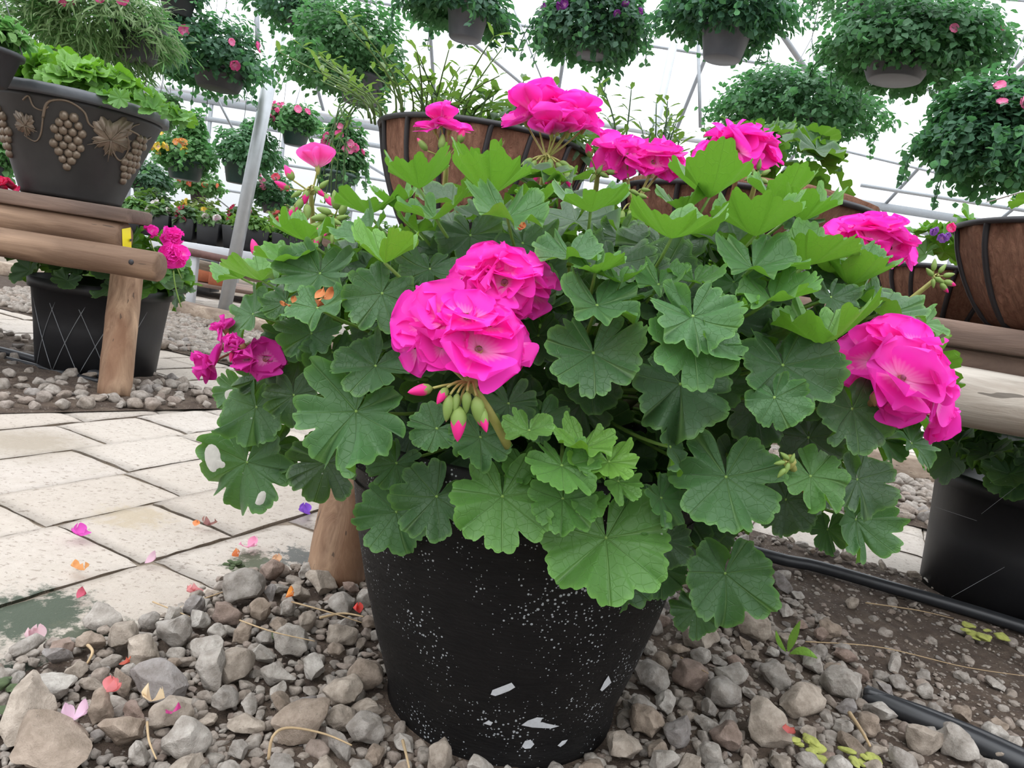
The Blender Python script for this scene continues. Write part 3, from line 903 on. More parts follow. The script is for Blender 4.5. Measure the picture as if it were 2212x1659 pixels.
D6, D7, D8 = ell_depth(1080, 620) - .02, ell_depth(1000, 740) - .06, ell_depth(1940, 800) - .06
flower_head(D6, (1105, 690), [(1042, 562, 62, 48, -18), (1105, 560, 66, 55, 8), (1160, 590, 58, 34, 40), (1090, 605, 62, 14, 0), (1042, 622, 46, 4, -20, .35), (992, 603, 52, 22, -52), (1152, 632, 52, -2, 36), (1112, 648, 44, -28, 8, .6)], stalk=[(1085, 720, .06), (1070, 800, .12)])
flower_head(D7, (1017, 835), [(905, 690, 72, 14, -36), (958, 672, 72, 46, -10), (888, 748, 58, -8, -48), (1012, 672, 64, 52, 10), (1035, 745, 88, 24, 4), (950, 742, 60, 4, -12), (1108, 740, 60, 12, 46), (1068, 690, 54, 42, 26), (1098, 775, 40, -18, 40, .7)],
            buds=[(990, 915, 80, -2, .55), (1033, 888, 66, 8, .15), (968, 882, 60, -8, .05), (1044, 905, 62, 14, .45), (908, 843, 56, -80, .75), (955, 855, 44, -30, .65), (1008, 870, 50, -3, 0), (985, 870, 44, -8, 0)], stalk=[(1045, 860, .03), (1098, 965, .05)])
flower_head(D8, (1893, 862), [(1888, 772, 76, 16, -24), (1940, 722, 58, 55, -4), (1990, 735, 56, 45, 26), (1962, 812, 82, 12, 8), (2028, 795, 60, 22, 54), (2040, 862, 54, -8, 50), (1948, 868, 58, -22, -2), (2028, 910, 46, -36, 34, .5)], stalk=[(1860, 890, .05), (1790, 930, .13)], ped='pedicel_red')
flower_head(.90, (1180, 342), [(1128, 246, 54, 58, -50), (1158, 226, 58, 80, -12, .6), (1205, 258, 60, 78, 0, .55), (1246, 232, 52, 78, 24, .5), (1268, 262, 48, 58, 50), (1190, 278, 40, 50, -10, .4), (1230, 272, 44, 55, 20, .5)],
            buds=[(1158, 378, 34, -12, .45), (1179, 383, 32, 0, .3), (1202, 386, 36, 4, .25), (1227, 386, 38, 10, .5), (1138, 350, 30, -60, 0), (1222, 356, 30, 60, 0), (1210, 362, 28, 40, 0), (1150, 358, 30, -35, .05), (1132, 376, 26, -20, .4), (1190, 356, 28, 10, 0), (1237, 366, 28, 55, 0)], stalk=[(1172, 380, .0), (1165, 450, .06)])
flower_head(.95, (965, 342), [(935, 262, 46, 68, -32), (974, 266, 46, 62, 32), (952, 252, 36, 80, 0, .5)], buds=[(912, 312, 34, -140, .25), (955, 306, 38, 175, .1), (997, 292, 36, 165, .6)], stalk=[(964, 365, .01), (960, 420, .06)])
flower_head(.93, (1368, 445), [(1332, 306, 48, 62, -4), (1322, 335, 42, 28, -34), (1362, 328, 44, 34, 28), (1345, 345, 36, 0, 0), (1428, 318, 50, 62, 4), (1455, 340, 46, 30, 42), (1410, 345, 38, 20, -22), (1445, 352, 38, 0, 20)],
            buds=[(1342, 472, 38, -12, .5), (1361, 470, 34, 6, .4), (1372, 416, 26, 60, 0), (1388, 424, 26, 70, .15), (1378, 438, 26, 50, 0), (1395, 410, 22, 80, .1)], stalk=[(1364, 480, .02), (1352, 545, .07)], spread=.02)
flower_head(.97, (1590, 385), [(1542, 310, 48, 44, -46), (1575, 283, 46, 66, -14), (1612, 276, 50, 70, 2), (1642, 292, 48, 58, 26), (1662, 322, 44, 36, 50), (1600, 312, 52, 36, 0), (1552, 332, 40, 18, -40), (1642, 328, 42, 22, 20), (1590, 330, 36, 10, 0)], stalk=[(1585, 410, .02), (1575, 460, .06)], ped='pedicel_red')
flower_head(.885, (1888, 590), [(1824, 492, 44, 50, -40), (1862, 480, 48, 60, -12), (1906, 480, 46, 64, 10), (1942, 504, 48, 48, 36), (1960, 538, 44, 12, 45), (1882, 512, 42, 24, 0), (1842, 522, 36, 18, -30), (1930, 532, 42, 10, 20)], buds=[(1815, 540, 30, -60, .7), (1850, 560, 28, -20, .5)], stalk=[(1880, 620, .03), (1850, 660, .08)], ped='pedicel_red')
flower_head(ell_depth(520, 760) - .03, (520, 752), [(484, 706, 26, 60, -30, .5), (468, 748, 40, 10, -64), (450, 786, 36, -25, -40, .4), (532, 776, 30, 0, -10, .3), (574, 772, 44, 20, 20, .75), (505, 745, 20, 20, 0, .1), (586, 785, 26, -10, 30, .4)], buds=[(500, 770, 26, -10, .9), (490, 730, 24, 160, .9)], stalk=[(560, 735, .06), (620, 740, .12)], col=PINK_D, ped='pedicel_red', label='withered magenta flower head hanging out at the left edge')
flower_head(.90, (672, 416), [(686, 352, 34, 84, 0, .12)], buds=[(624, 373, 40, -150, .7), (609, 400, 36, -115, .75), (660, 426, 32, -10, .65), (690, 414, 32, 45, .55), (646, 444, 34, -25, .35), (630, 462, 36, -20, .75), (664, 458, 38, 5, .1), (710, 432, 34, 30, .6), (700, 398, 28, 130, .05), (640, 420, 28, -60, .05)], stalk=[(672, 450, .01), (680, 520, .07)], col=PINK_L, spread=0)
def cluster(depth, base, spots, stalk, label=None, r=30):
    return flower_head(depth, base, [], [(x, y, L, a, pk) for x, y, L, a, pk in spots], stalk, name='bud_cluster')
cluster(.82, (712, 478), [(725, 432, 44, -175, 0), (742, 450, 36, 150, 0), (690, 470, 40, -80, .05), (676, 490, 38, -70, .35), (692, 495, 42, -60, .4), (712, 498, 36, -40, .25), (668, 515, 36, -30, .6), (686, 520, 38, -20, .45), (728, 480, 30, 60, 0), (740, 470, 32, 100, 0), (718, 516, 28, 0, 0), (700, 455, 36, -110, 0), (735, 500, 26, 30, 0)], [(730, 520, .02), (775, 590, .08)])
cluster(.96, (1632, 395), [(1620, 365, 26, -150, 0), (1640, 355, 26, 175, 0), (1655, 372, 24, 120, 0), (1618, 385, 24, -70, 0), (1636, 384, 28, 0, 0), (1652, 392, 24, 60, 0), (1628, 372, 24, -170, 0)], [(1625, 420, .02), (1610, 470, .06)])
cluster(1.0, (2022, 602), [(2018, 572, 28, 175, 0), (2036, 580, 26, 140, 0), (2050, 594, 28, 100, .1), (2052, 612, 30, 70, .5), (2040, 622, 28, 40, .45), (2008, 588, 24, -140, 0), (2030, 606, 26, 60, 0), (2016, 612, 22, 0, 0)], [(1985, 632, .02), (1900, 700, .06)])
cluster(ell_depth(1690, 1005) - .03, (1705, 1000), [(1688, 1022, 28, -40, 0), (1684, 1000, 26, -80, 0), (1695, 985, 26, -130, 0), (1712, 990, 24, 160, 0), (1700, 1012, 28, -20, 0)], [(1715, 1015, .03), (1740, 1060, .08)])
cluster(.94, (1290, 378), [(1272, 325, 34, -165, .7), (1262, 378, 26, -80, 0), (1280, 385, 24, -30, 0), (1305, 378, 26, 60, .1), (1322, 372, 28, 80, .35), (1296, 366, 24, 150, 0), (1276, 368, 24, -120, 0)], [(1290, 400, .01), (1280, 450, .06)])
cluster(.86, (566, 560), [(550, 535, 40, -165, .9)], [(575, 580, .03), (600, 620, .08)])
# withered brown petals caught on the leaves
for (x, y, s, lab) in ((692, 648, 26, 'dried brown petals lying in a leaf hollow'), (628, 655, 14, None), (1132, 492, 12, None), (1352, 1250, 8, None)):
    d = ell_depth(x, y) - (.06 if y < 1000 else .05)
    mb = MB()
    for k in range(4):
        V, Q, UV = petal_geo(fr2, s / FPX * d, s / FPX * d * .45, .6, .5, .25)
        A = orient(fr2.uniform(20, 70), fr2.uniform(-40, 40), fr2.uniform(0, 12)); mb.add(xf(V, A, P(x + fr2.uniform(-.6, .6) * s, y + fr2.uniform(-.2, .2) * s, d)), Q, None, UV)
    tag(mb.build('dried_petal', MT['dry'], GER), lab)
# ------------------------------------------------------------------ ground: paving, gravel beds, soil
BU = np.array([math.cos(rad(-26)), math.sin(rad(-26))]); BV = np.array([-BU[1], BU[0]])
def uvg(x, y): return x * BU[0] + y * BU[1], x * BV[0] + y * BV[1]
def xyg(u, v): return u * BU + v * BV

mb = MB(); mb.add([[-9, -2, -.03], [9, -2, -.03], [9, 11, -.03], [-9, 11, -.03]], [[0, 1, 2, 3]])
o = mb.build('floor', MT['bare_soil'], smooth=False); tag(o, kind='structure')
pr_ = np.random.default_rng(3)
ulines = [-.755, -.92, -1.13, -1.31, -1.50]
step = [.20, .165, .21, .185]
k = 0
while ulines[-1] > -5.0: ulines.append(ulines[-1] - step[k % 4]); k += 1
upos = [-.755]
while upos[-1] < 6.5: upos.append(upos[-1] + step[k % 4]); k += 1
ulines = sorted(set(ulines + upos))
first = {-.92: [.45, .745, 1.03, 1.31], -1.13: [.50, .725, .90, 1.20], -1.31: [.30, .71, .97, 1.28], -1.50: [.60, .985, 1.25]}
mb = MB()
for a, b in zip(ulines[:-1], ulines[1:]):
    js = first.get(round(a, 3))
    if js is None: js = [pr_.uniform(-.1, .1)]
    js = list(js)
    while js[0] > -1.6: js.insert(0, js[0] - pr_.uniform(.17, .32))
    while js[-1] < 9.5: js.append(js[-1] + pr_.uniform(.17, .34))
    for c, d in zip(js[:-1], js[1:]):
        g = .0022
        if (a > -.76 and c > -2 and d < 1.80) or max(abs(q) for q in xyg((a + b) / 2, (c + d) / 2)) > 8.9: continue
        m_ = 4
        # a slightly irregular rounded slab
        n1, n2 = 9, 9
        U, W = np.meshgrid(np.linspace(a + g, b - g, n1), np.linspace(c + g, d - g, n2), indexing='ij')
        jit = .0035
        U = U + pr_.normal(0, jit * .35, U.shape) * ((np.arange(n1) % (n1 - 1) == 0)[:, None]); W = W + pr_.normal(0, jit * .35, W.shape) * ((np.arange(n2) % (n2 - 1) == 0)[None, :])
        z = np.zeros_like(U) + pr_.normal(0, .0012)
        tl = pr_.normal(0, .004, 2)
        z = z + tl[0] * (U - (a + b) / 2) + tl[1] * (W - (c + d) / 2)
        z[0, :] -= .0022; z[-1, :] -= .0022; z[:, 0] -= .0022; z[:, -1] -= .0022
        top = np.stack([U * BU[0] + W * BV[0], U * BU[1] + W * BV[1], z], -1).reshape(-1, 3)
        ring = [i * n2 for i in range(n1)] + [(n1 - 1) * n2 + j for j in range(1, n2)] + [i * n2 + n2 - 1 for i in range(n1 - 2, -1, -1)] + [j for j in range(n2 - 2, 0, -1)]
        low = top[ring] - [0, 0, .035]
        V = np.concatenate([top, low]); nt_ = len(top); L_ = len(ring)
        Q = [[i * n2 + j, (i + 1) * n2 + j, (i + 1) * n2 + j + 1, i * n2 + j + 1] for i in range(n1 - 1) for j in range(n2 - 1)]
        Q += [[ring[i], nt_ + i, nt_ + (i + 1) % L_, ring[(i + 1) % L_]][::-1] for i in range(L_)]
        mb.add(V, Q)
mj = MB(); mj.add([[-9, -2, -.006], [9, -2, -.006], [9, 11, -.006], [-9, 11, -.006]], [[0, 1, 2, 3]]); tag(mj.build('joint_sand', MT['sand'], smooth=False), kind='structure')
o = mb.build('paved_path', MT['paver']); tag(o, 'pale worn paving stones of the greenhouse path', kind='structure')

def bed(name, poly, z0=.004, amp=.008, label=None, sub=26):
    """a soil sheet over a convex or simple polygon (fan of a grid clipped by the polygon)"""
    poly = np.array(poly, float); c = poly.mean(0)
    mb = MB(); n = len(poly)
    R = 14
    per = []
    for i in range(n):
        a, b = poly[i], poly[(i + 1) % n]; m = max(2, int(np.linalg.norm(b - a) / .06))
        per += [a + (b - a) * t for t in np.arange(m) / m]
    per = np.array(per); m = len(per)
    V = [np.array([*c, z0 + amp])]
    for r_ in range(1, R + 1):
        f = r_ / R
        q = c + (per - c) * f
        zz = z0 + amp * (1 - f ** 6) + (pr_.normal(0, .0025, m) if f < 1 else 0)
        V.append(np.column_stack([q, np.broadcast_to(zz, (m,))]))
    V = np.vstack(V)
    T = [[0, 1 + j, 1 + (j + 1) % m] for j in range(m)]
    Q = [[1 + r_ * m + j, 1 + (r_ + 1) * m + j, 1 + (r_ + 1) * m + (j + 1) % m, 1 + r_ * m + (j + 1) % m] for r_ in range(R - 1) for j in range(m)]
    mb.add(V, Q, T)
    o = mb.build(name, MT['bare_soil']); tag(o, label, kind='structure'); return o
BN = [xyg(-.75, -.9), xyg(2.6, -.9), xyg(2.6, 1.83), xyg(-.75, 1.83)]
BL = [(-1.20, 1.70), (-.82, 2.13), (-.92, 2.28), (-1.40, 2.62), (-3.2, 3.2), (-3.2, 1.0), (-1.7, 1.2)]
BF = [(-3.6, 3.95), (-1.56, 3.06), (-.5, 2.62), (1.25, 2.0), (3.0, 1.25), (3.4, 2.0), (1.45, 2.72), (0, 3.45), (-1.72, 4.2), (-2.4, 4.6), (-3.5, 5.1)]
bed('soil_bed', BN, label='dark soil bed under the gravel around the geranium pot')
bed('soil_bed', BL, label='soil bed under the left log bench')
bed('soil_bed', [(-3.6, 3.95), (-1.56, 3.06), (.5, 2.25), (1.25, 2.0), (3.0, 1.25), (3.4, 2.0), (1.45, 2.72), (-1.72, 4.2), (-3.5, 5.1)], label='gravel bed beyond the path')

def inpoly(p, poly):
    x, y = p; c = False; n = len(poly); j = n - 1
    for i in range(n):
        if (poly[i][1] > y) != (poly[j][1] > y) and x < (poly[j][0] - poly[i][0]) * (y - poly[i][1]) / (poly[j][1] - poly[i][1]) + poly[i][0]: c = not c
        j = i
    return c
def proj(p):
    v = np.asarray(p, float) - CAM; z = v @ FWD
    return 1106 + FPX * (v @ RT) / z, 829.5 - FPX * (v @ UP) / z, z

# stones
sr = np.random.default_rng(17)
def stone_geo(r, sub, kind):
    V, F = ICO[sub]; V = V.copy()
    sc = {'rounded': (1, .86, .78), 'angular': (1, .84, .76), 'flat': (1, .82, .48), 'oblong': (1.28, .68, .66)}[kind]
    npl = 14 if kind == 'rounded' else 20
    for _ in range(npl):
        nn = nrm(r.normal(size=3)); off = r.uniform(.50, .84) if kind != 'rounded' else r.uniform(.70, .92)
        d = V @ nn - off; V = V - np.maximum(d, 0)[:, None] * nn * .93
    p = r.uniform(0, 6, 6)
    V = V * (1 + .045 * np.sin(V[:, :1] * 4 + p[0]) * np.sin(V[:, 1:2] * 5 + p[1]) + .03 * np.sin(V[:, 2:3] * 7 + p[2]))
    for fq, am in ((3.1, .05), (6.3, .028), (11.0, .014)):
        q = r.uniform(0, 6, 3); V = V * (1 + am * (np.sin(V[:, :1] * fq + q[0]) + np.sin(V[:, 1:2] * fq + q[1]) + np.sin(V[:, 2:3] * fq + q[2] + V[:, :1] * fq)))
    V = V / np.abs(V).max() * .97
    return V * np.array(sc), F
KINDS_ = ['rounded', 'angular', 'flat', 'oblong']
PROTO = {k: [] for k in KINDS_}
for k in KINDS_:
    for i in range(6):
        V, F = stone_geo(sr, 3, k)
        mb = MB(); mb.add(V, None, F); me_ = mb.mesh('stone_' + k, MT['stone']); me_.set_sharp_from_angle(angle=rad(30)); PROTO[k].append(me_)
LOWP = [stone_geo(sr, 1, KINDS_[i % 4]) for i in range(12)]
LOWP2 = [stone_geo(sr, 2, KINDS_[i % 4]) for i in range(16)]
SCOL = {'pale grey': (.44, .40, .355), 'grey': (.31, .28, .25), 'beige': (.42, .34, .265), 'tan brown': (.29, .205, .14), 'reddish brown': (.25, .145, .105), 'whitish': (.56, .52, .47), 'slate grey': (.23, .21, .21)}
SW = [.26, .17, .2, .14, .08, .08, .07]
SOILPX = [(1600, 1225), (1700, 1265), (1745, 1330), (1840, 1400), (1850, 1470), (1960, 1505), (2100, 1570), (2300, 1660), (2300, 1360), (2000, 1270), (1640, 1180)]
placed = []                              # x, y, r
def clear(x, y, r, k=.80):
    if not placed: return True
    A = np.array(placed)
    return bool(np.all((A[:, 0] - x) ** 2 + (A[:, 1] - y) ** 2 > (k * (A[:, 2] + r)) ** 2))
POTR = .143
def in_bed(x, y):
    u, v = uvg(x, y)
    return u > -.765 + .02 * math.sin(v * 23) and v < 1.8 and math.hypot(x - POTC[0], y - POTC[1]) > POTR
singles = []
traced = [(215, 1343, 48, 'angular', 'pale grey'), (522, 1300, 44, 'rounded', 'grey'), (480, 1347, 40, 'angular', 'reddish brown'), (430, 1364, 32, 'angular', 'whitish'), (265, 1408, 36, 'angular', 'beige'), (372, 1398, 38, 'rounded', 'grey'), (305, 1440, 36, 'rounded', 'beige'), (455, 1428, 42, 'angular', 'pale grey'), (452, 1485, 48, 'angular', 'pale grey'), (352, 1510, 56, 'oblong', 'slate grey'), (500, 1470, 44, 'angular', 'beige'), (100, 1512, 46, 'flat', 'whitish'), (625, 1418, 42, 'rounded', 'pale grey'), (672, 1470, 38, 'angular', 'whitish'), (590, 1482, 44, 'flat', 'pale grey'), (640, 1598, 56, 'oblong', 'tan brown'), (735, 1532, 38, 'rounded', 'beige'), (792, 1492, 42, 'rounded', 'tan brown'), (368, 1570, 44, 'angular', 'beige'), (520, 1588, 42, 'flat', 'beige'), (255, 1620, 42, 'angular', 'tan brown'), (395, 1645, 48, 'rounded', 'pale grey'), (730, 1585, 32, 'rounded', 'beige'), (786, 1612, 42, 'angular', 'grey'), (55, 1580, 62, 'oblong', 'beige'), (110, 1648, 84, 'flat', 'tan brown'), (725, 1395, 40, 'angular', 'beige'), (735, 1330, 34, 'angular', 'pale grey'), (690, 1280, 38, 'flat', 'beige'), (560, 1345, 34, 'angular', 'tan brown'),
          (1640, 1600, 52, 'angular', 'beige'), (1455, 1610, 46, 'angular', 'slate grey'), (1808, 1508, 42, 'angular', 'pale grey'), (1894, 1560, 36, 'flat', 'whitish'), (1576, 1478, 42, 'flat', 'pale grey'), (1500, 1400, 44, 'rounded', 'beige'), (1622, 1382, 40, 'angular', 'beige'), (1692, 1337, 28, 'flat', 'pale grey'), (1752, 1455, 32, 'angular', 'pale grey'), (1560, 1530, 48, 'angular', 'grey'), (1480, 1490, 40, 'rounded', 'reddish brown'), (1400, 1500, 42, 'angular', 'grey'), (1720, 1540, 46, 'oblong', 'beige'), (1660, 1480, 40, 'angular', 'grey'), (1385, 1590, 40, 'rounded', 'tan brown'), (1560, 1620, 34, 'rounded', 'reddish brown'), (1980, 1625, 46, 'angular', 'beige'), (2050, 1640, 40, 'angular', 'pale grey'), (1640, 1300, 26, 'angular', 'beige'), (1320, 1640, 42, 'angular', 'beige')]
for px, py, rp, kd, cl in traced:
    g = G(px, py + rp * .3); d = np.linalg.norm(g - CAM)
    r = rp / FPX * d * .98
    dd = math.hypot(g[0] - POTC[0], g[1] - POTC[1])
    if dd < POTR + r * .8:
        q = (g[:2] - POTC[:2]) / dd * (POTR + r * .85); g[0], g[1] = POTC[0] + q[0], POTC[1] + q[1]
    placed.append((g[0], g[1], r)); singles.append((g[0], g[1], r, kd, cl))
cn = list(SCOL)
tries = 0
while len(singles) < 299 and tries < 60000:
    tries += 1
    px, py = sr.uniform(-20, 2230), sr.uniform(1180, 1720)
    g = G(px, py)
    if not in_bed(g[0], g[1]): continue
    f = tries / 60000
    r = sr.uniform(.0125, .0195) * (1 - .30 * f)
    if inpoly((px, py), SOILPX) and sr.random() < .96: continue
    if 760 < px < 1470 and py < 1300: continue
    if math.hypot(g[0] - POTC[0], g[1] - POTC[1]) < POTR + r * .75: continue
    if not clear(g[0], g[1], r, .84): continue
    placed.append((g[0], g[1], r)); singles.append((g[0], g[1], r, KINDS_[int(sr.integers(4))], cn[int(sr.choice(7, p=SW))]))
def where(x, y, px, py):
    dp = math.hypot(x - POTC[0], y - POTC[1]); u, v = uvg(x, y)
    if px < 1090:
        if u < -.755 + .0: return 'lying on the paving at its edge'
        if dp < POTR + .05: return 'touching the left side of the black pot'
        if u < -.66: return 'along the edge of the paving'
        if y > 1.0: return 'near the foot of the wooden leg'
        if py > 1560: return 'in the gravel at the bottom left'
        return 'in the gravel left of the black pot'
    if dp < POTR + .05: return 'touching the right side of the black pot'
    if inpoly((px, py), SOILPX): return 'on the bare soil between the hoses'
    if py > 1570: return 'in the gravel at the bottom right'
    if px > 1700: return 'beside the bare soil and weed'
    if y > 1.05: return 'in the gravel behind the hanging leaves'
    return 'in the gravel right of the black pot'
srt = sorted(q[2] for q in singles); q1, q2 = srt[len(srt) // 3], srt[2 * len(srt) // 3]
for x, y, r, kd, cl in singles:
    me = PROTO[kd][int(sr.integers(6))]
    o = bpy.data.objects.new('stone', me); COL.objects.link(o)
    rx, ry, rz_ = sr.normal(0, .35), sr.normal(0, .35), sr.uniform(0, 6.28)
    o.rotation_euler = (rx, ry, rz_); o.scale = (r * 1.08,) * 3
    vz = np.array([v.co[:] for v in me.vertices]) @ np.array(o.rotation_euler.to_matrix()).T * r * 1.08
    u_, _ = uvg(x, y)
    o.location = (x, y, (.012 if u_ > -.74 else .001) - vz[:, 2].min() - r * .10)
    c = np.array(SCOL[cl]) * (1 + sr.uniform(-.12, .12)); o.color = (*c, 1)
    px, py, _ = proj((x, y, .02))
    sz = 'small' if r < q1 else 'medium sized' if r < q2 else 'large'
    tag(o, f'{sz} {kd} {cl} stone {where(x, y, px, py)}', 'stone', 'stones in the gravel around the geranium pot')

# everything else of the gravel: one object
mb = MB()
def strew(n, sampler, r0, r1, lib, z=.006, k=None):
    for _ in range(n):
        x, y = sampler()
        if x is None: continue
        r = sr.uniform(r0, r1)
        if k is not None and not clear(x, y, r, k): continue
        if k is not None: placed.append((x, y, r))
        V, F = lib[int(sr.integers(len(lib)))]
        a, b = sr.uniform(0, 6.28), sr.normal(0, .4)
        Rz = rotz(a); Rx = np.array([[1, 0, 0], [0, math.cos(b), math.sin(b)], [0, -math.sin(b), math.cos(b)]])
        mb.add(xf(V, Rx @ Rz, (x, y, z + r * .45), r), None, F)
def s_near():
    px, py = sr.uniform(-60, 2300), sr.uniform(1140, 1760)
    g = G(px, py)
    if not in_bed(g[0], g[1]) or (inpoly((px, py), SOILPX) and sr.random() < .93): return None, None
    return g[0], g[1]
strew(14000, s_near, .0075, .014, LOWP2, .007, .66)
strew(6000, s_near, .005, .008, LOWP2, .008, .5)
strew(1500, s_near, .003, .006, LOWP, .008, .3)
def s_soil():
    px, py = sr.uniform(1600, 2300), sr.uniform(1180, 1660)
    if not inpoly((px, py), SOILPX): return None, None
    g = G(px, py); return (g[0], g[1]) if in_bed(g[0], g[1]) else (None, None)
strew(1500, s_soil, .002, .0052, LOWP, .010, .3)
strew(160, s_soil, .006, .010, LOWP2, .008, .6)
def s_bed():
    u, v = sr.uniform(-.74, 1.6), sr.uniform(-.5, 1.78); x, y = xyg(u, v)
    px, py, z = proj((x, y, 0))
    if z > 0 and -60 < px < 2300 and 1140 < py < 1760: return None, None
    return (x, y) if in_bed(x, y) else (None, None)
strew(1800, s_bed, .012, .02, LOWP, .006)
def s_poly(poly):
    A = np.array(poly); lo, hi = A.min(0), A.max(0)
    def f():
        p = sr.uniform(lo, hi)
        return tuple(p) if inpoly(p, poly) else (None, None)
    return f
SOIL_L = [(-2.6, 2.2), (-1.25, 2.05), (-1.05, 2.25), (-1.3, 2.6), (-2.6, 2.9)]
def s_left():
    x, y = s_poly([(-1.22, 1.70), (-.82, 2.13), (-.92, 2.28), (-1.42, 2.62), (-2.6, 3.0), (-2.6, 1.6), (-1.7, 1.5)])()
    if x is None or (inpoly((x, y), SOIL_L) and sr.random() < .8): return None, None
    return x, y
strew(2600, s_left, .016, .030, LOWP2, .004, .66)
strew(5200, s_poly([(-2.9, 3.7), (-1.56, 3.06), (-.9, 2.85), (-1.2, 3.95), (-1.72, 4.2), (-2.4, 4.6), (-2.9, 4.8)]), .018, .034, LOWP, .004)
strew(2600, s_poly([(.6, 2.25), (1.25, 2.0), (2.4, 1.55), (2.6, 2.2), (1.45, 2.72), (.6, 3.1)]), .018, .032, LOWP, .004)
strew(900, s_poly([(-.9, 2.85), (.6, 2.25), (.6, 3.1), (-1.2, 3.95)]), .025, .035, LOWP, .004)
gv = mb.build('gravel', MT['gravel'])
tag(gv, 'loose pale limestone gravel filling the beds between the paving', 'gravel', kind='stuff')

# hoses
def hose(pts, r, label, thin=None):
    mb = MB(); mb.add(*tube(pts, r, 12)); o = mb.build('irrigation_hose', MT['hose']); tag(o, label, 'hose', 'black irrigation hoses on the ground')
def gpath(pp, z): return np.array([G(x, y, z) for x, y in pp])
def smooth(pts, n=24):
    pts = np.asarray(pts, float); t = np.linspace(0, len(pts) - 1, n)
    i = np.clip(t.astype(int), 0, len(pts) - 2); f = (t - i)[:, None]
    p0 = pts[np.clip(i - 1, 0, None)]; p1 = pts[i]; p2 = pts[i + 1]; p3 = pts[np.clip(i + 2, None, len(pts) - 1)]
    return .5 * ((2 * p1) + (p2 - p0) * f + (2 * p0 - 5 * p1 + 4 * p2 - p3) * f ** 2 + (3 * p1 - p0 - 3 * p2 + p3) * f ** 3)
hose(smooth(np.vstack([[[.2, 1.70, .026]], gpath([(1640, 1195), (1760, 1222), (1900, 1262), (2060, 1308), (2212, 1355), (2500, 1450)], .026)])), .0125, 'black irrigation hose running over the soil to the right black pot')
hose(smooth(gpath([(1868, 1500), (1960, 1540), (2090, 1595), (2230, 1660), (2500, 1780)], .022)), .0135, 'thick black hose coming out of the gravel at the bottom right')
hose(smooth(gpath([(1866, 1492), (1985, 1530), (2110, 1580), (2230, 1634), (2500, 1750)], .030)), .0055, 'thin black tube lying along the thick hose at the bottom right')
hose(smooth(gpath([(-200, 715), (0, 757), (110, 786), (230, 812), (262, 822)], .022)), .013, 'black irrigation hose in front of the black pot under the left bench')
hose(smooth(gpath([(-200, 735), (0, 772), (110, 799), (215, 824)], .012)), .008, 'thinner black hose beside the left bench hose')

# ------------------------------------------------------------------ log benches
def logpiece(a, b, r, name, mat, parent, seed=0, taper=.0):
    rr = np.random.default_rng(seed); n = 16
    pts = np.linspace(np.asarray(a, float), np.asarray(b, float), n)
    pts = pts + np.column_stack([np.zeros(n), rr.normal(0, .0008, n), rr.normal(0, .0008, n)])
    rad_ = r * (1 + rr.normal(0, .008, n)) * np.linspace(1, 1 - taper, n)
    ax = nrm(np.asarray(b, float) - np.asarray(a, float)); e = r * .16
    P2 = np.vstack([[pts[0] - 0 * ax], pts[0] + ax * e, pts[1:-1], pts[-1] - ax * e, pts[-1]])
    R2 = np.concatenate([[rad_[0] * .86], [rad_[0]], rad_[1:-1], [rad_[-1]], [rad_[-1] * .86]])
    mb = MB(); mb.add(*tube(P2, R2, 20)); return mb.build(name, mat, parent)
def plank(parent, lo, hi, mat='plank', ang=0, piv=(0, 0)):
    V, Q, T = boxm(lo, hi, .004)
    V = V.copy(); R = rotz(ang); V[:, :2] = (V[:, :2] - piv) @ R[:2, :2] + piv
    mb = MB(); mb.add(V, Q, T); return mb.build('plank', MT[mat], parent, smooth=False)

# left bench
LB = thing('log_bench', (-1.6, 2.3, 0), 'rustic log bench at the left edge carrying the grape planter', 'bench')
for k, (y0, y1) in enumerate(((2.07, 2.20), (2.21, 2.34), (2.35, 2.48), (2.49, 2.60))):
    plank(LB, (-3.1, y0, .493), (-1.125 - .068 * k, y1, .532))
logpiece((-3.1, 2.11, .455), (-1.145, 2.11, .451), .046, 'rail_log', MT['logx'], LB, 1)
logpiece((-3.1, 2.03, .398), (-.998, 2.03, .388), .040, 'rail_log', MT['logx'], LB, 2)
logpiece((-3.1, 2.56, .452), (-1.42, 2.56, .445), .044, 'rail_log', MT['logx'], LB, 3)
logpiece(G(246, 858), P(270, 560, 2.17) + np.array([0, .02, .02]), .044, 'leg', MT['logz'], LB, 4)
logpiece((-1.40, 2.60, 0), (-1.39, 2.58, .45), .04, 'leg', MT['logz'], LB, 5)
logpiece((-2.62, 2.58, 0), (-2.58, 2.56, .45), .04, 'leg', MT['logz'], LB, 6)
logpiece((-2.62, 2.1, 0), (-2.58, 2.1, .45), .04, 'leg', MT['logz'], LB, 7)
tg_c = np.array([-1.1435, 2.11, .446])
mb = MB(); mb.add([tg_c + [0, -.026, .028], tg_c + [.004, .012, .036], tg_c + [.004, .026, -.026], tg_c + [0, -.012, -.036], tg_c + [.012, .001, 0]], None, [[0, 3, 4], [3, 2, 4], [2, 1, 4], [1, 0, 4]])
yt = mb.build('tag', MT['yellow'], LB, smooth=False); tag(yt, 'small yellow folded tag on the log end')
mb = MB(); mb.add([tg_c + [.0130, -.006, .003], tg_c + [.0130, .004, .005], tg_c + [.0130, .006, -.002], tg_c + [.0130, -.003, -.004]], [[0, 3, 2, 1]]); mb.build('mark', MT['darkmark'], yt)
mb = MB(); V, Q, T, UV = lathe([(.0001, 0), (.007, .0005), (.0075, -.001)], 12)
mb.add(xf(V, np.array([[1, 0, 0], [0, 0, 1.], [0, -1, 0]]), (-1.06, 1.9893, .392)), Q, T); mb.build('drill_hole', MT['wire'], LB)

